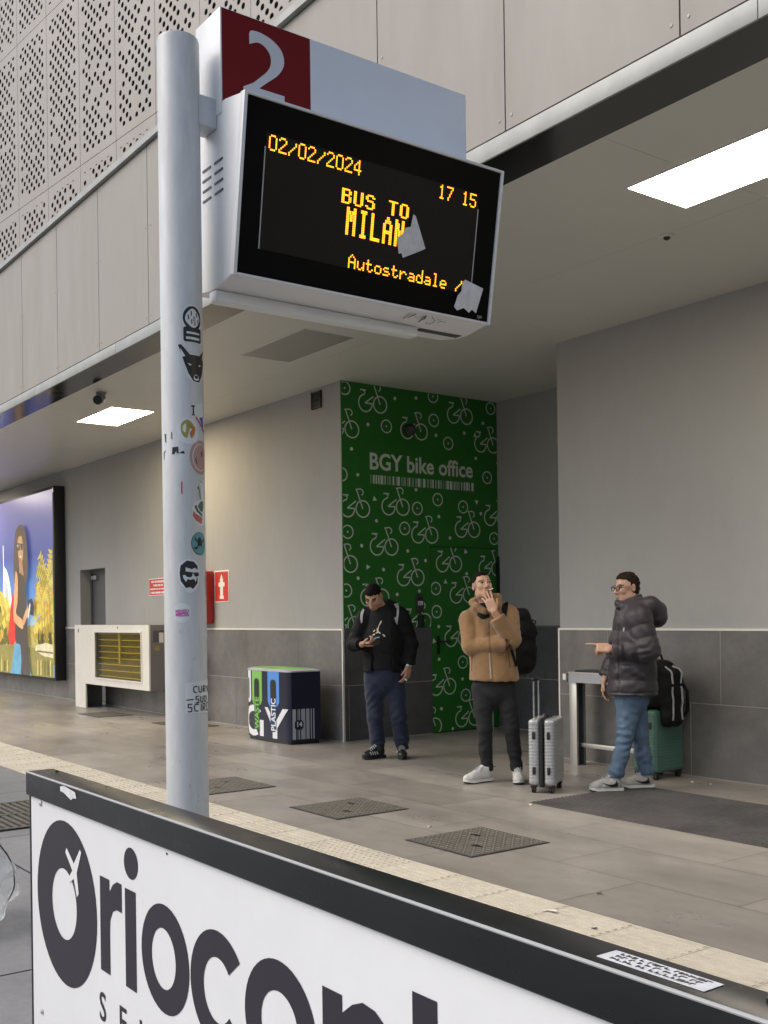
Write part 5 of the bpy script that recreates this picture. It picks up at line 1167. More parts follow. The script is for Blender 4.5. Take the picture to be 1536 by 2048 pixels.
def hand(F, w, f, n, side, curls, k=1.0, thumb=(.55, .75, .25), tc=25, spread=.10, kk=.006):
    f = nrm(f); n = nrm(np.array(n) - f * (np.array(n) @ f)); t = np.cross(f, n) * side          # t = towards the thumb
    Q = np.array([f, t, n]); w = np.array(w, float)
    F.rbox(w + f * .046 * k, np.array((.050, .041, .0145)) * k, .013 * k, .012, Q); F.ell(w + (f * .03 + t * .026 + n * .008) * k, np.array((.034, .02, .018)) * k, .012, Q)
    L = [(.042, .025, .022), (.046, .029, .023), (.043, .027, .023), (.034, .020, .020)]
    for i in range(4):
        p = w + (f * (.088 - .004 * (i == 3) - .003 * (i == 0)) + t * (.030 - .0205 * i)) * k; a = spread * (1.2 - .8 * i)
        d = nrm(f + t * a); ang = 0
        for j in range(3):
            ang += R(curls[i]) * (1.0 if j == 0 else .95 if j == 1 else .6); dd = nrm(d * math.cos(ang) + n * math.sin(ang)); q = p + dd * L[i][j] * k
            F.cone(p, q, (.0094 - .0008 * j) * k, (.0088 - .0010 * j) * k, kk if j == 0 else .003); p = q
    p = w + (f * .022 + t * .036) * k; d = nrm(f * thumb[0] + t * thumb[1] + n * thumb[2]); d2 = nrm(f * .9 + n * math.sin(R(tc)) + t * .15)
    q = p + d * .040 * k; F.cone(p, q, .0125 * k, .0105 * k, .008); F.cone(q, q + nrm(d + d2) * .032 * k, .0105 * k, .0085 * k, .004)
    return F
def shoe(name, heel, toe, k, mu, ms, parent, up=.0, h=.0055, extra=None, tongue=True):
    """heel and toe on the ground: upper grown as one skin, sole as its part"""
    heel = np.array(heel, float); toe = np.array(toe, float); f = nrm(toe - heel); ln = np.linalg.norm(toe - heel); l = np.cross((0, 0, 1), f); u = np.array((0, 0, 1.)); Q = np.array([f, l, u])
    at = lambda a, b, c: heel + f * a * ln + l * b + u * c
    F = Field(np.minimum(heel, toe) - .09, np.maximum(heel, toe) + np.array((.09, .09, .17)), h)
    F.ell(at(.80, .0, .042), (.20 * ln, .046, .040), .03, Q); F.ell(at(.52, .0, .055), (.28 * ln, .041, .050), .03, Q); F.ell(at(.22, 0, .060), (.21 * ln, .036, .058), .03, Q)
    F.cone(at(.22, 0, .06), at(.20, 0, .112), .038, .040, .02)
    if tongue: F.cone(at(.52, 0, .085), at(.36, 0, .128), .024, .021, .02, flat=f, q=.5)
    F.cone(at(.21, 0, .10), at(.20, 0, .17), .031, .033, .004, sub=True)
    F.plane((0, 0, .022), (0, 0, -1), .004); F.lump(.0012, 60, 3)
    o = F.mesh(name, mu, parent)
    out = smooth2([(-.04, 0), (.0, .030), (.25, .034), (.45, .034), (.72, .047), (.92, .036), (1.01, .0), (.92, -.030), (.72, -.044), (.45, -.036), (.25, -.036), (.0, -.030)], 4)
    g = MB(); g.prism(out, lambda p, q, hh: at(p, q, hh + (.012 * max(0, p - .78) / .22)), .010, .030, 0); g.prism(out, lambda p, q, hh: at(p * .99, q * .98, hh + (.012 * max(0, p - .8) / .22)), .0, .0098, 1)
    g.build('sole', ms, o, smooth=True, ang=40)
    g = MB()
    for i in range(4):
        a = .44 + i * .075; z = .115 - i * .0115
        g.tube([tuple(at(a, -.030, z + .002)), tuple(at(a, 0, z + .022)), tuple(at(a, .030, z + .002))], .0034, 6)
    g.build('laces', extra or ms[0], o, smooth=True)
    return o, at
def swoosh(at, side, m, parent, bvh_o, k=1.0):
    pts = [(.16, .050), (.28, .040), (.42, .046), (.66, .078), (.50, .064), (.40, .060), (.30, .064), (.24, .075), (.22, .092)]
    me = shape([smooth2(pts, 4)]); 
    bm = bmesh.new(); bm.from_mesh(me)
    for i in range(1, 20): bmesh.ops.bisect_plane(bm, geom=bm.verts[:] + bm.edges[:] + bm.faces[:], plane_co=(.1 + i * .03, 0, 0), plane_no=(1, 0, 0))
    bm.to_mesh(me); bm.free(); T = BVHTree.FromPolygons([v.co for v in bvh_o.data.vertices], [p.vertices for p in bvh_o.data.polygons]); g = MB()
    def fn(u, v, h):
        a = Vector(at(u, side * .12, v)); b = Vector(at(u, 0, v)); hit = T.ray_cast(a, (b - a).normalized(), .2)
        return tuple((hit[0] + (a - b).normalized() * .0022)) if hit[0] else tuple(Vector(at(u, side * .042, v)))
    g.me(me, fn); return g.build('side_emblem', m, parent, rec=False)
def drape(name, o, loops, org, m, parent, lift=.003, step=.012, maxd=2.0):
    """lay a flat outline (x,z) on the front of o by casting along +y"""
    me = shape(loops); bm = bmesh.new(); bm.from_mesh(me)
    for ax in (0, 1):
        c = [v.co[ax] for v in bm.verts]; no = (1, 0, 0) if ax == 0 else (0, 1, 0)
        for i in range(1, int((max(c) - min(c)) / step) + 1): bmesh.ops.bisect_plane(bm, geom=bm.verts[:] + bm.edges[:] + bm.faces[:], plane_co=tuple(np.array(no) * (min(c) + i * step)), plane_no=no)
    bm.to_mesh(me); bm.free()
    T = BVHTree.FromPolygons([v.co for v in o.data.vertices], [p.vertices for p in o.data.polygons]); g = MB(); last = [0.]
    def fn(u, v, h):
        hit = T.ray_cast(Vector((org[0] + u, -1.2, org[2] + v)), Vector((0, 1, 0)), 3)
        if hit[0]: last[0] = hit[0].y
        return (org[0] + u, last[0] - lift, org[2] + v)
    g.me(me, fn); return g.build(name, m, parent, rec=False)
def cmat(name, c, rough=.85, **kw): return mat(name, c, rough, **kw)
M['eyewhite'] = mat('eye_white', (.30, .27, .24), .3); M['iris'] = mat('iris', (.02, .014, .01), .25)
COLS = dict(skin=0, lip=1, brow=2, white=3, iris=4, stubble=5)
def skinset(n, c, lip, brow, st):
    return [mat(n + '_skin', c, .52, var=.05, vscale=18, bump=.06, bscale=300, bdist=.002), mat(n + '_lips', lip, .5), mat(n + '_brow', brow, .8), M['eyewhite'], M['iris'], mat(n + '_stubble', st, .6)]
M['cig'] = mat('cigarette_paper', (.75, .74, .70), .7); M['hairblk'] = mat('black_hair', (.007, .0055, .0045), .8, spec=.12, var=.3, vscale=60, bump=.5, bscale=240, bdist=.004); M['hairbrn'] = mat('brown_hair', (.020, .0115, .007), .75, spec=.15, var=.3, vscale=60, bump=.5, bscale=240, bdist=.004)
def held(o, p):                             # a thing a figure holds: top-level, at the same spot
    o.location = p.foot; o.rotation_euler = (0, 0, p.rz); return o

# ------------------------------------------------------------------ person 1: navy joggers, black jacket, looking at a phone
p1 = Person((-8.46, 6.21, 0), '', 775, 1513, .00488); P = p1.P
hc = P(757, 1190, -.075); fr = headframe((-.30, -.78, -.60))
F = Field((-.42, -.50, -.0), (.36, .26, 1.80), .0052)
at, Q = head(F, hc, fr, 1.02, 1.12)
F.cone(at(0, -.035, -.06), P(772, 1228, .02), .062, .072, .03); F.chain([P(773, 1232, .02), P(774, 1290, .02), P(776, 1340, .02)], [.12, .13, .13], .05, flat=(0, 1, 0), q=.7)
for a_ in ((P(738, 1234, .01), P(717, 1284, .0), P(733, 1284, -.20)), (P(812, 1234, .01), P(828, 1286, .04), P(825, 1328, -.06))): F.chain(a_, [.055, .042, .030], .02)
for a_ in ((P(757, 1345, .02), P(757, 1428, .0), P(762, 1492, .03)), (P(796, 1345, .02), P(804, 1428, .0), P(810, 1492, .03))): F.chain(a_, [.075, .052, .036], .03)
w1 = P(734, 1284, -.215); hand(F, w1 + np.array((.012, -.012, 0)), (.72, -.52, .04), (.25, .3, 1), 1, (58, 60, 62, 64), 1.0, (.7, .3, .5), 10)
w2 = P(824.5, 1330, -.065); hand(F, w2 + np.array((0, 0, -.012)), (-.22, -.12, -1), (-.6, .45, .1), -1, (22, 24, 30, 34), 1.0, (.8, .35, .3), 20)
hp = headpaint(hc, fr, 1.02, COLS, stubble=True, fade=True)
man1 = F.mesh('person', skinset('man_one', (.44, .25, .17), (.34, .165, .12), (.02, .014, .011), (.30, .175, .12)), None, lambda C: hp(C, np.zeros(len(C))))
man1.location = p1.foot; man1.rotation_euler = (0, 0, p1.rz); tag(man1, 'man in black jacket and navy joggers bowing his head over a phone', 'person')
hair('hair', hc, fr, 1.02, M['hairblk'], man1, lambda A, B, E: np.minimum(.050 + .06 * np.maximum(B, -.02) - .9 * np.maximum(0, np.abs(A) - .054) - E, np.maximum(-.055 - E, B + .035 - .25 * (E + .05))), (.0766, .0972, .0886), 3, .0012)
M['navyjog'] = cmat('navy_jersey', (.010, .0145, .038), .9, var=.12, vscale=8, sheen=.15, bump=.15, bscale=260, bdist=.003)
F = Field((-.34, -.24, .02), (.34, .28, .95), .0075)
F.chain([P(776, 1326, .02), P(777, 1352, .02)], [.165, .175], .05, flat=(0, 1, 0), q=.78)
F.chain([P(755, 1350, .015), P(756, 1385, .01), P(757, 1430, -.01), P(761, 1478, .02), P(762, 1487, .03), P(763, 1496, .03)], [.100, .094, .080, .072, .060, .048], .022)
F.chain([P(797, 1350, .015), P(800, 1385, .01), P(805, 1430, -.01), P(809, 1478, .02), P(810, 1487, .03), P(811, 1496, .03)], [.100, .094, .081, .073, .060, .048], .022)
for i, (c, a) in enumerate(((P(757, 1430, -.05), .006), (P(805, 1430, -.05), .006), (P(762, 1474, 0), .008), (P(810, 1474, 0), .008), (P(776, 1378, -.06), .006))): F.folds(c, 6, a, .13, i + 1)
F.ripple(P(776, 1400, -.05), (1, 0, .35), (.2, .15, .2), 45, .004, 4).lump(.003, 22, 2)
F.plane(P(776, 1497), (0, 0, -1)); F.mesh('joggers', M['navyjog'], man1)
M['blackjkt'] = cmat('black_jacket', (.0040, .0040, .0046), .7, spec=.2, var=.15, vscale=9, bump=.12, bscale=120, bdist=.004); M['blacktop'] = cmat('black_sweatshirt', (.005, .005, .0057), .92, bump=.2, bscale=300, bdist=.003)
F = Field((-.30, -.30, .72), (.30, .28, 1.56), .0075)
F.chain([P(772, 1234, .0), P(773, 1275, -.01), P(775, 1334, .0)], [.145, .165, .16], .05, flat=(0, 1, 0), q=.80)
F.cone(P(768, 1222, .0), P(772, 1238, .02), .075, .12, .03).ell(P(768, 1214, -.01), (.075, .075, .04), .02); F.cone(P(764, 1196, -.04), P(768, 1221, .0), .058, .062, .004, sub=True)
F.ripple(P(770, 1300, -.12), (.3, 0, 1), (.16, .12, .12), 60, .006, 2); F.plane(P(775, 1335), (0, 0, -1)); top1 = F.mesh('sweatshirt', M['blacktop'], man1)
F = Field((-.48, -.40, .66), (.42, .36, 1.62), .0078)
F.chain([P(774, 1238, .03), P(775, 1280, .015), P(776, 1336, .01)], [.165, .20, .205], .06, flat=(0, 1, 0), q=.80)
F.cone(P(742, 1228, .03), P(806, 1226, .03), .082, .085, .04)
ql = (.085, .006, .0)
F.chain([P(738, 1234, .02), P(716, 1283, .01), P(731, 1284, -.19)], [.086, .072, .056], .035, quilt=ql); F.chain([P(812, 1233, .02), P(829, 1285, .045), P(825, 1327, -.05)], [.090, .076, .062], .035, quilt=ql)
F.chain([P(786, 1205, .10), P(795, 1216, .08), P(800, 1226, .06)], [.055, .075, .06], .03); F.chain([P(757, 1222, -.02), P(748, 1226, .0)], [.04, .05], .03); F.chain([P(775, 1208, .12), P(760, 1214, .09)], [.06, .06], .03)
F.cutoff(P(732.5, 1284, -.20), (.25, -1, 0), .085); F.cutoff(P(825, 1327, -.05), (0, -.1, -1), .10)
F.ripple(P(717, 1280, 0), (.2, .3, 1), .09, 70, .007, 1); F.ripple(P(829, 1290, .03), (.2, 0, 1), .11, 60, .007, 2); F.ripple(P(800, 1310, -.12), (.1, 0, 1), (.12, .14, .20), 52, .006, 5); F.ripple(P(745, 1310, -.1), (.1, 0, 1), (.10, .14, .2), 55, .006, 3)
F.plane(P(776, 1340), (0, 0, -1))
# the open front
x, y, z = F.ax[0][:, None, None], F.ax[1][None, :, None], F.ax[2][None, None, :]
xc = (P(753, 0)[0] + P(790, 0)[0]) / 2 + (z - 1.0) * -.02; wv = .072 + .028 * np.clip((1.5 - z) / .6, 0, 1) + 0 * x
F.D = np.maximum(F.D, -np.maximum(np.abs(x - xc) - wv, y + .045).astype(np.float32)); F.cone(P(764, 1190, -.06), P(770, 1232, -.03), .075, .085, .01, sub=True)
jk1 = F.mesh('jacket', M['blackjkt'], man1)
S = p1.sc
jm = cmat('pale_print_cloth', (.60, .55, .42), .7)
o_ = P(764, 1258)
K_ = lambda pts: [(x_ * S * 1.15, y_ * S) for x_, y_ in pts]
drape('shirt_emblem', top1, [K_(smooth2([(4, 16), (5.5, 19), (7.5, 20), (6, 15), (3, 10), (1.5, 4), (2, -1), (5, -4), (4.5, -6), (1, -4), (-3, -5.5), (-3.5, -4.5), (-1, -1), (-2, 3), (0, 6), (2, 11)], 3)), K_([(8, -6), (12, -8), (13.5, -11), (11, -12), (9, -9)]), K_([(-7, 0), (-5, 3), (-4, 1), (-6, -2), (-8, -2)]), K_([(-9, -7), (-5, -5), (-4.5, -8), (-8.5, -9.5)])], o_, jm, top1)
drape('shirt_emblem', top1, [K_([(-7, -15), (-4, -12.5), (3, -11), (4, -13), (-1, -15), (-3, -14.5), (-5, -18), (-7, -17)])], o_, cmat('blue_grey_print', (.22, .30, .36), .7), top1)
g = MB(); 
wm = mat('watch_steel', (.6, .58, .52), .25, metal=1); wc = w2 + np.array((0, 0, .012)); 
g.tube([tuple(wc + np.array((.036 * math.cos(t_), .030 * math.sin(t_), .004 * math.sin(t_)))) for t_ in np.linspace(0, 2 * math.pi, 18, endpoint=False)], .0065, 8, closed=True); g.ell(tuple(wc + np.array((-.005, -.037, 0))), (.019, .006, .019)); g.build('watch', wm, man1, smooth=True)
M['shoeblk'] = cmat('black_shoe', (.012, .012, .013), .45, var=.2, vscale=20); M['solemid'] = mat('sole_white', (.62, .62, .60), .6, var=.08, vscale=15); M['soledark'] = mat('sole_dark', (.015, .015, .015), .7); M['lacew'] = mat('lace_grey', (.42, .43, .44), .7)
sb, sa_ = shoe('shoe', P(774, 1513, .02) * (1, 1, 0), P(731, 1513, -.13) * (1, 1, 0), 1, M['shoeblk'], [M['shoeblk'], M['soledark']], man1, extra=M['lacew'])
g = MB()
for a in (.42, .52, .62, .72): 
    for s_ in (-1, 1): g.tube([tuple(sa_(a, s_ * .048, .045)), tuple(sa_(a + .03, s_ * .040, .075))], .005, 6)
g.build('stripes', M['lacew'], sb, smooth=True)
sb, sa_ = shoe('shoe', P(808, 1513, .10) * (1, 1, 0), P(810, 1513, -.18) * (1, 1, 0), 1, M['shoeblk'], [M['shoeblk'], M['soledark']], man1, extra=M['lacew'])
g = MB()
for a in (.45, .6): 
    for s_ in (-1, 1): g.tube([tuple(sa_(a, s_ * .048, .045)), tuple(sa_(a + .03, s_ * .040, .075))], .005, 6)
g.build('stripes', M['lacew'], sb, smooth=True)
# backpack worn by person 1
b1 = empty('backpack', p1.foot, p1.rz, 'black backpack with pale grey straps worn by the man looking at his phone', 'backpack')
F = Field((-.26, .0, .85), (.28, .5, 1.56), .012); F.rbox(P(776, 1268, .31), (.155, .10, .22), .07, .02); F.rbox(P(776, 1285, .41), (.12, .04, .12), .035, .03); F.lump(.003, 25, 1); F.mesh('bag', M['blackjkt'], b1)
M['strapgrey'] = cmat('grey_strap', (.34, .35, .36), .7, var=.08, vscale=30)
for nm, pts in (('strap', [(735, 1213), (738, 1216), (735, 1226), (734, 1240), (731.5, 1243), (729.5, 1234), (730.5, 1222)]), ('strap', [(797, 1205), (807, 1203), (807, 1222), (805, 1236), (803, 1247), (801, 1243), (797, 1233), (802, 1230), (803, 1215)])):
    drape(nm, jk1, [[((a - 775) * S, (1513 - b) * S) for a, b in pts]], (0, 0, 0), M['strapgrey'], b1, .006)
g = MB(); Qp = Matrix.Rotation(R(-20), 4, 'Z') @ Matrix.Rotation(R(28), 4, 'X'); g.box(-.075, .075, -.036, .036, -.0045, .0045, 0, Matrix.Translation(tuple(P(754, 1280.5, -.285))) @ Qp); ph = g.build('phone', M['black'], bevel=.003); held(ph, p1); tag(ph, 'black phone held up by the man in navy joggers', 'phone')
def cigarette(p, a, b, label):
    a, b = np.array(a), np.array(b); g = MB(); g.tube([tuple(a), tuple(a + (b - a) * .3)], .0042, 8, 1); g.tube([tuple(a + (b - a) * .3), tuple(b)], .0042, 8, 0); o = g.build('cigarette', [M['cig'], M['orange']], smooth=True); held(o, p); return tag(o, label, 'cigarette')
cigarette(p1, P(815.5, 1352, -.11), P(820.5, 1357, -.15), 'cigarette between the lowered fingers of the man in navy joggers')

# ------------------------------------------------------------------ person 2: tan fleece jacket, smoking, arms folded across
p2 = Person((-6.63, 6.03, 0), '', 1000, 1562, .00416); P = p2.P
hc = P(974, 1171, -.02); fr = headframe((.34, -.90, .24), (-.06, 0, 1))
F = Field((-.36, -.40, 0), (.34, .24, 1.82), .0052)
at, Q = head(F, hc, fr, .98, .98)
F.cone(at(0, -.03, -.06), P(980, 1222, .03), .056, .066, .03); F.chain([P(983, 1226, .02), P(990, 1290, .02), P(995, 1360, .02)], [.11, .12, .12], .05, flat=(0, 1, 0), q=.7)
F.chain([P(944, 1234, .01), P(950, 1292, -.06), P(1020, 1283, -.12)], [.05, .04, .03], .02)
wB = P(996, 1222, -.21); F.chain([P(1026, 1228, .01), P(1030, 1278, -.12), wB], [.05, .04, .029], .02)
F.chain([P(970, 1370, .01), P(974, 1452, -.01), P(978, 1536, .02)], [.07, .05, .036], .03); F.chain([P(1015, 1368, .01), P(1027, 1452, -.01), P(1037, 1532, .02)], [.07, .05, .036], .03)
hand(F, wB + np.array((-.004, 0, .008)), (-.36, .16, .92), (-.15, .95, -.15), -1, (14, 12, 20, 26), .98, (.75, .5, .35), 10, .16)
hand(F, P(1016, 1283, -.10), (.8, .55, .1), (-.3, .8, 0), 1, (40, 40, 40, 40), .9)
hp = headpaint(hc, fr, .98, COLS, fade=True)
man2 = F.mesh('person', skinset('man_two', (.53, .315, .21), (.42, .21, .15), (.016, .012, .010), (.36, .24, .18)), None, lambda C: hp(C, np.zeros(len(C))))
man2.location = p2.foot; man2.rotation_euler = (0, 0, p2.rz); tag(man2, 'man in tan fleece jacket and black jeans raising a hand to his mouth to smoke', 'person')
hair('hair', hc, fr, .98, M['hairblk'], man2, lambda A, B, E: np.minimum(.056 + .22 * np.maximum(B, -.03) - 1.3 * np.maximum(0, np.abs(A) - .054) - E, np.maximum(-.045 - E, B + .028 - .2 * (E + .05))), (.0766, .0972, .0886), 5, .0012)
M['jeansblk'] = cmat('black_jeans', (.009, .0095, .0108), .85, var=.15, vscale=9, bump=.15, bscale=300, bdist=.003)
F = Field((-.30, -.26, .02), (.34, .26, 1.0), .0072)
F.chain([P(994, 1346, .01), P(994, 1378, .01)], [.15, .155], .05, flat=(0, 1, 0), q=.78)
F.chain([P(970, 1374, .01), P(973, 1412, .0), P(975, 1455, -.015), P(976, 1500, .01), P(979, 1534, .02), P(979, 1541, .02)], [.088, .080, .063, .055, .048, .047], .018)
F.chain([P(1016, 1372, .01), P(1022, 1412, .0), P(1028, 1455, -.015), P(1033, 1500, .01), P(1037, 1531, .02), P(1037, 1537, .02)], [.088, .080, .064, .057, .051, .049], .018)
for i, (c, a, f_) in enumerate(((P(975, 1458, -.03), .005, 95), (P(1028, 1458, -.03), .005, 95), (P(977, 1520, 0), .005, 110), (P(1036, 1520, 0), .006, 105), (P(994, 1392, -.05), .005, 75))): F.folds(c, 5, a * .9, .11, i + 21)
F.lump(.002, 25, 4).plane(P(994, 1541), (0, 0, -1)); F.mesh('jeans', M['jeansblk'], man2)
M['tan'] = cmat('tan_fleece', (.275, .155, .066), .95, var=.10, vscale=9, sheen=.35, bump=.7, bscale=260, bdist=.006, var2=.08, v2scale=70)
F = Field((-.40, -.36, .78), (.34, .30, 1.64), .0075)
F.chain([P(984, 1228, .03), P(990, 1290, .0), P(995, 1352, .0)], [.145, .180, .205], .06, flat=(0, 1, 0), q=.72)
F.cone(P(956, 1229, .03), P(1020, 1222, .03), .066, .068, .05)
F.chain([P(944, 1237, .02), P(950, 1291, -.06), P(1024, 1283, -.15)], [.078, .075, .064], .010); F.chain([P(1027, 1229, .02), P(1030, 1277, -.13), P(1000, 1231, -.215)], [.080, .078, .064], .010)
F.chain([P(956, 1205, -.03), P(962, 1212, -.06), P(978, 1222, -.10)], [.026, .031, .027], .02); F.chain([P(1002, 1197, -.02), P(1003, 1208, -.05), P(992, 1218, -.09)], [.03, .035, .03], .02); F.chain([P(955, 1203, -.02), P(968, 1200, .075), P(992, 1196, .075), P(1003, 1194, -.02)], [.036, .044, .044, .036], .02)
F.cone(at(0, -.01, -.05), P(980, 1224, .01), .060, .052, .008, sub=True)
F.cutoff(P(1002, 1233.5, -.195), (-.50, -.1, .86), .085); F.cutoff(P(1017, 1284, -.15), (1, .1, .1), .07)
x, y, z = F.ax[0][:, None, None], F.ax[1][None, :, None], F.ax[2][None, None, :]
xz = P(985, 0)[0] + (1.42 - z) * .06; F.D += (.012 * np.exp(-((x - xz) / .007) ** 2) * (y < -.05) * (z < P(0, 1232)[2])).astype(np.float32)
F.ripple(P(950, 1288, -.05), (.5, .3, 1), .09, 62, .007, 3); F.ripple(P(1030, 1270, -.08), (.4, .2, 1), .09, 60, .007, 1); F.ripple(P(970, 1250, -.12), (.8, 0, .6), (.12, .12, .12), 48, .006, 6); F.ripple(P(995, 1330, -.12), (1, 0, .12), (.2, .14, .12), 38, .0055, 2)
F.plane(P(995, 1360) , (-.03, 0, -1), .012); F.folds(P(960, 1240, -.1), 4, .005, .14, 5, (1, 0, .6), (45, 70)).folds(P(1010, 1330, -.1), 5, .005, .16, 6, (1, 0, .3), (45, 70)).lump(.0016, 70, 7); jk2 = F.mesh('jacket', M['tan'], man2)
S = p2.sc; loc2 = lambda pts: [[((a - 1000) * S, (1562 - b) * S) for a, b in pts]]
M['zip'] = mat('zip_metal', (.55, .50, .44), .35, metal=.7)
drape('zip', jk2, loc2([(982.5, 1226), (985.5, 1226), (986, 1262), (983, 1262)]), (0, 0, 0), M['zip'], jk2, .002); drape('zip', jk2, loc2([(985, 1304), (987.5, 1304), (990, 1354), (987, 1354)]), (0, 0, 0), M['zip'], jk2, .002)
for a, b, c, d in ((951, 1306, 950, 1340), (1022, 1302, 1026, 1334)): drape('pocket_seam', jk2, loc2([(a, b), (a + 1.6, b), (c + 1.6, d), (c, d)]), (0, 0, 0), cmat('seam', (.12, .062, .028), .9), jk2, .0015)
F = Field((-.2, -.16, 1.25), (.08, .14, 1.6), .006); F.chain([P(978, 1228, -.02), P(976, 1206, .0)], [.075, .062], .02, flat=(0, 1, 0), q=.9); F.plane(P(976, 1207), (-.1, .25, 1)); F.mesh('roll_neck', M['blacktop'], man2)
M['shoewht'] = cmat('white_trainer', (.50, .49, .47), .6, var=.14, vscale=22, bump=.1, bscale=120)
sb, sa_ = shoe('shoe', P(986, 1562, .03) * (1, 1, 0), P(933, 1562, -.14) * (1, 1, 0), 1, M['shoewht'], [M['solemid'], M['soledark']], man2, extra=M['lacew'])
sb, sa_ = shoe('shoe', P(1037, 1562, .10) * (1, 1, 0), P(1041, 1562, -.18) * (1, 1, 0), 1, M['shoewht'], [M['solemid'], M['soledark']], man2, extra=M['lacew'])
b2 = empty('backpack', p2.foot, p2.rz, 'large plain black backpack on the back of the man in the tan fleece jacket', 'backpack')
M['nylon'] = cmat('black_nylon', (.0045, .0045, .005), .7, spec=.25, var=.2, vscale=12, bump=.2, bscale=160, bdist=.004)
F = Field((-.16, .0, .72), (.44, .60, 1.56), .009); F.rbox(P(1035, 1285, .30), (.145, .11, .29), .085, .03, np.array([[.93, .37, 0], [-.37, .93, 0], [0, 0, 1]])); F.rbox(P(1056, 1292, .33), (.105, .10, .21), .07, .05, np.array([[.93, .37, 0], [-.37, .93, 0], [0, 0, 1]])); F.ripple(P(1065, 1280, .3), (.2, 0, 1), (.1, .2, .25), 42, .006, 2).lump(.004, 24, 3); bag2 = F.mesh('bag', M['nylon'], b2)
drape('strap', jk2, loc2([(1014, 1206), (1025, 1203), (1024, 1216), (1020, 1234), (1013, 1228), (1012, 1214)]), (0, 0, 0), M['nylon'], b2, .007); drape('strap', jk2, loc2([(1024, 1287), (1029, 1286), (1042, 1330), (1037, 1333)]), (0, 0, 0), M['nylon'], b2, .007)
g = MB()
for (a, b) in ((1079, 1240), (1082, 1263), (1078, 1318)): g.tube([tuple(P(a - 6, b, .30)), tuple(P(a + 2, b + 3, .28)), tuple(P(a + 1, b + 9, .28))], .006, 6)
g.build('buckle_strap', M['nylon'], b2, smooth=True)
cigarette(p2, at(.004, .096, -.066), at(.030, .150, -.064), 'cigarette at the lips of the man in the tan fleece jacket')

# ------------------------------------------------------------------ person 3: dark puffer jacket, glasses, pointing
p3 = Person((-5.70, 6.52, 0), '', 1250, 1578, .00402); P = p3.P
hc = P(1259, 1184, 0); fr = headframe((-.82, -.56, -.06))
F = Field((-.40, -.34, 0), (.36, .34, 1.76), .0052)
at, Q = head(F, hc, fr, .98, .98)
F.cone(at(0, -.03, -.06), P(1268, 1232, .0), .058, .066, .03); F.chain([P(1270, 1238, .0), P(1270, 1300, .0), P(1268, 1390, .0)], [.11, .12, .12], .05, flat=(1, -.2, 0), q=.8)
wN = P(1225, 1301, -.16); F.chain([P(1281, 1243, -.12), P(1296, 1305, -.18), wN], [.05, .04, .029], .02); wF = P(1214, 1366, .10); F.chain([P(1258, 1243, .15), P(1240, 1312, .16), wF], [.05, .04, .029], .02)
F.chain([P(1262, 1400, -.05), P(1254, 1468, -.08), P(1236, 1545, -.11)], [.07, .05, .036], .03); F.chain([P(1272, 1400, .08), P(1281, 1470, .06), P(1292, 1546, .08)], [.07, .05, .036], .03)
F3 = F
hand(F, wN + np.array((.004, 0, 0)), (-.99, -.06, .08), (.1, .75, -.65), -1, (4, 78, 82, 84), 1.06, (.85, .3, .35), 15, .05)
hand(F, wF, (-.12, -.05, -1), (.55, -.1, -.05), 1, (20, 24, 28, 30), .98, (.8, .4, .3), 15)
hp = headpaint(hc, fr, .98, COLS)
man3 = F.mesh('person', skinset('man_three', (.50, .30, .21), (.39, .20, .15), (.035, .022, .014), (.36, .24, .17)), None, lambda C: hp(C, np.zeros(len(C))))
man3.location = p3.foot; man3.rotation_euler = (0, 0, p3.rz); tag(man3, 'man in glasses, dark puffer jacket and blue jeans pointing a finger to the left', 'person')
hair('hair', hc, fr, .98, M['hairbrn'], man3, lambda A, B, E: np.minimum(.060 + .26 * np.maximum(B, -.03) - .9 * np.maximum(0, np.abs(A) - .056) - E, np.maximum(-.05 - E, B - .004 - .1 * E)) , (.0805, .103, .096), 8, .0028)
g = MB(); gm = mat('glasses_frame', (.02, .012, .010), .3)
for s_ in (-1, 1):
    g.tube([tuple(at(s_ * .034 + .024 * math.cos(t_) * (1 if abs(math.cos(t_)) < .8 else .95), .108 - .10 * abs(.034 + .024 * math.cos(t_) * s_ * s_ - .034) ** 1.0 - .006 * 0, .002 + .0195 * math.sin(t_))) for t_ in np.linspace(0, 2 * math.pi, 20, endpoint=False)], .0030, 6, closed=True)
    g.tube([tuple(at(s_ * .058, .104, .008)), tuple(at(s_ * .074, .088, .010)), tuple(at(s_ * .080, .0, .008)), tuple(at(s_ * .078, -.012, .0))], .0028, 6)
g.tube([tuple(at(-.011, .110, .004)), tuple(at(0, .114, .006)), tuple(at(.011, .110, .004))], .002, 6); gs = g.build('glasses', gm, man3, smooth=True)
M['denim'] = cmat('blue_denim', (.085, .135, .205), .85, var=.22, vscale=7, bump=.2, bscale=320, bdist=.003, var2=.15, v2scale=26, stretch=(1, 1, .6))
F = Field((-.30, -.32, .04), (.34, .34, .90), .0072)
F.chain([P(1266, 1384, .0), P(1266, 1402, .0)], [.145, .15], .05, flat=(1, -.2, 0), q=.88)
F.chain([P(1261, 1402, -.05), P(1257, 1436, -.06), P(1253, 1470, -.085), P(1244, 1512, -.10), P(1236, 1540, -.11), P(1234, 1549, -.11)], [.088, .081, .068, .060, .059, .058], .018)
F.chain([P(1272, 1402, .08), P(1277, 1436, .07), P(1281, 1472, .06), P(1287, 1512, .07), P(1292, 1540, .08), P(1293, 1548, .08)], [.086, .078, .065, .060, .059, .058], .018)
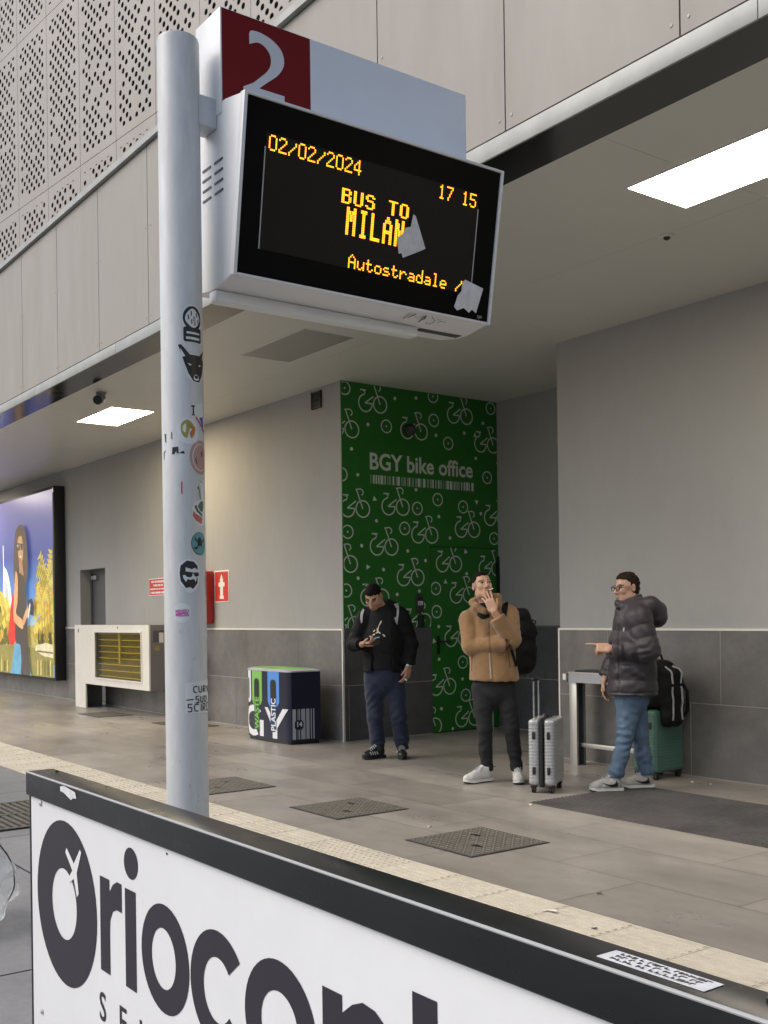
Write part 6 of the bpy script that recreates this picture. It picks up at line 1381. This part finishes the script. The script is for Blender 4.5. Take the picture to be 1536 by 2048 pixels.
for i, (c, a, f_) in enumerate(((P(1254, 1470, -.12), .007, 90), (P(1279, 1472, .02), .006, 90), (P(1243, 1526, -.1), .008, 95), (P(1287, 1526, .05), .008, 95), (P(1258, 1425, -.1), .006, 70), (P(1251, 1490, -.1), .005, 80))): F.folds(c, 6, a * .75, .12, i + 41)
F.lump(.0022, 25, 5).plane(P(1260, 1551), (0, 0, -1)); F.mesh('jeans', M['denim'], man3)
M['puff'] = cmat('dark_puffer', (.029, .0235, .030), .5, var=.10, vscale=8, bump=.5, bscale=38, bdist=.006, sheen=.1)
F = Field((-.30, -.36, .62), (.40, .36, 1.58), .0075)
F.chain([P(1272, 1240, .0), P(1270, 1300, .0), P(1268, 1386, .0)], [.165, .195, .212], .06, flat=(1, -.25, 0), q=.90, quilt=(.135, .012, .02))
F.cone(P(1282, 1232, -.13), P(1262, 1232, .15), .075, .075, .05)
ql = (.10, .011, .03)
F.chain([P(1281, 1243, -.14), P(1296, 1303, -.185), P(1234, 1302, -.175)], [.100, .094, .072], .025, quilt=ql); F.chain([P(1260, 1243, .16), P(1240, 1312, .175), P(1217, 1358, .11)], [.085, .078, .062], .03, quilt=ql)
F.cutoff(P(1231, 1301, -.17), (-1, 0, 0), .09); F.cutoff(P(1217, 1359, .11), (-.4, -.3, -.9), .08)
F.chain([P(1243, 1213, -.035), P(1254, 1220, -.09), P(1274, 1214, -.09), P(1287, 1206, -.03), P(1284, 1206, .06), P(1262, 1212, .09), P(1244, 1214, .04), P(1243, 1213, -.035)], [.026, .034, .036, .036, .036, .036, .03, .026], .02)
F.chain([P(1284, 1214, -.12), P(1303, 1216, -.09), P(1318, 1228, -.02), P(1316, 1222, .09)], [.035, .055, .062, .055], .04); F.chain([P(1310, 1222, -.07), P(1321, 1244, -.03), P(1320, 1250, .05)], [.055, .05, .05], .04); F.chain([P(1286, 1213, -.12), P(1272, 1222, -.135), P(1262, 1236, -.13)], [.03, .026, .02], .02)
F.ell(P(1297, 1203, .0), (.055, .075, .035), .02, sub=True); F.cone(at(0, -.01, -.05), P(1266, 1222, .0), .060, .056, .008, sub=True)
F.ripple(P(1296, 1300, -.2), (.5, 0, 1), .10, 60, .010, 3); F.ripple(P(1265, 1350, -.18), (.15, 0, 1), (.16, .16, .12), 48, .008, 5); F.ripple(P(1255, 1302, -.22), (1, 0, .25), (.10, .1, .08), 62, .008, 2); F.ripple(P(1250, 1262, -.15), (.7, 0, .7), (.08, .1, .1), 45, .006, 8)
x, y, z = F.ax[0][:, None, None], F.ax[1][None, :, None], F.ax[2][None, None, :]
F.D += (.010 * np.exp(-((z - P(0, 1386)[2]) / .006) ** 2) + 0 * x + 0 * y).astype(np.float32)
xs_ = P(1243, 0)[0] + (z - 1.0) * .02; F.D += (.010 * np.exp(-((x - xs_) / .006) ** 2) * (y < -.02) * (z < P(0, 1255)[2]) * (z > P(0, 1386)[2])).astype(np.float32)
F.plane(P(1268, 1392), (0, 0, -1), .012).folds(P(1285, 1290, -.2), 6, .005, .16, 3).folds(P(1265, 1355, -.15), 6, .004, .2, 4).lump(.002, 26, 6); jk3 = F.mesh('puffer_jacket', M['puff'], man3)
S = p3.sc; loc3 = lambda pts: [[((a - 1250) * S, (1578 - b) * S) for a, b in pts]]
drape('chest_emblem', jk3, loc3([(1251.5, 1261), (1254, 1260), (1254.5, 1264), (1252.5, 1269), (1251, 1266)]), (0, 0, 0), M['lacew'], jk3, .003)
g = MB(); c_ = P(1243, 1222, -.105); g.ell(tuple(c_), (.022, .012, .018)); g.build('snap', M['black'], jk3, smooth=True)
M['shoegry'] = cmat('grey_trainer', (.36, .35, .325), .7, var=.12, vscale=22, bump=.1, bscale=120)
for hl, tp in ((P(1246, 1578, -.10), P(1184, 1578, -.17)), (P(1306, 1578, .10), P(1244, 1578, .02))):
    sb, sa_ = shoe('shoe', hl * (1, 1, 0), tp * (1, 1, 0), 1, M['shoegry'], [M['solemid'], M['soledark']], man3, extra=M['lacew'])
    for s_ in (-1, 1): swoosh(sa_, s_, M['black'], sb, sb)
# ------------------------------------------------------------------ black backpack standing on the green suitcase
gs_ = Vector((-5.93, 7.21, 0)); b3 = empty('backpack', gs_, R(3), 'black backpack with two pale bars resting on the green suitcase by the wall', 'backpack')
F = Field((-.2, -.30, .36), (.36, .30, 1.10), .008)
F.rbox((.03, -.05, .79), (.12, .15, .20), .075, .03); F.rbox((.175, -.04, .68), (.05, .115, .24), .05, .05); F.plane((0, 0, .587), (0, 0, -1)) if False else None
F.rbox((-.02, 0, .30), (.152, .35, .288), .004, .003, sub=True); F.ripple((.2, .1, .75), (0, .4, 1), (.15, .15, .2), 45, .006, 2).lump(.004, 25, 8); bg3 = F.mesh('bag', M['nylon'], b3)
T = BVHTree.FromPolygons([v.co for v in bg3.data.vertices], [p.vertices for p in bg3.data.polygons])
for y0 in (-.105, .02):
    for za, zb in ((.94, .80), (.775, .50)):
        g = MB(); pts = []
        for i in range(14):
            z_ = za + (zb - za) * i / 13; hit = T.ray_cast(Vector((1, y0 + .02 * (.94 - z_), z_)), Vector((-1, 0, 0)), 3)
            pts.append(((hit[0].x if hit[0] else .22) + .002, y0 + .02 * (.94 - z_), z_))
        g.tube(pts, .009, 8); g.build('pale_bar', M['strapgrey'], b3, smooth=True)
g = MB(); g.tube([(.10, .15, .86), (.17, .18, .72), (.16, .20, .56), (.10, .19, .48)], .014, 8); g.build('strap', M['nylon'], b3, smooth=True); g = MB(); g.tube([(.02, -.05, .99), (.02, -.03, 1.03), (.02, .03, 1.03), (.02, .05, .99)], .009, 8); g.build('grab_handle', M['nylon'], b3, smooth=True)
# ------------------------------------------------------------------ clear plastic bag on the pavement
F = Field((-.36, -.36, -.02), (.36, .36, .55), .010); F.ell((0, 0, .2), (.26, .24, .24), .05); F.cone((0, 0, .38), (.02, .02, .47), .09, .05, .08); F.lump(.014, 16, 3).lump(.007, 38, 5); F.plane((0, 0, .004), (0, 0, -1))
bgm = F.mesh('plastic_bag', M['clear']); bgm.location = (-5.113, 1.334, 0); tag(bgm, 'clear crumpled plastic bag with a black cord on the pavement at the left edge', 'bag')
T = BVHTree.FromPolygons([v.co for v in bgm.data.vertices], [p.vertices for p in bgm.data.polygons]); g = MB(); pts = []
for i in range(24):
    a = R(-20 + i * 8); z_ = .48 - .47 * (i / 23); d = Vector((math.cos(R(50)), math.sin(R(50)), 0)); hit = T.ray_cast(Vector((0, 0, z_)) + d * .8 , -d, 2)
    pts.append(tuple((hit[0] if hit[0] else Vector((0, 0, z_)) + d * .05) + d * .004))
pts = [tuple(np.mean(pts[max(0, i - 5):i + 6], axis=0) + np.array((.006, .008, 0))) for i in range(len(pts))]; g.tube(pts, .0032, 6); g.build('cord', M['black'], bgm, smooth=True)
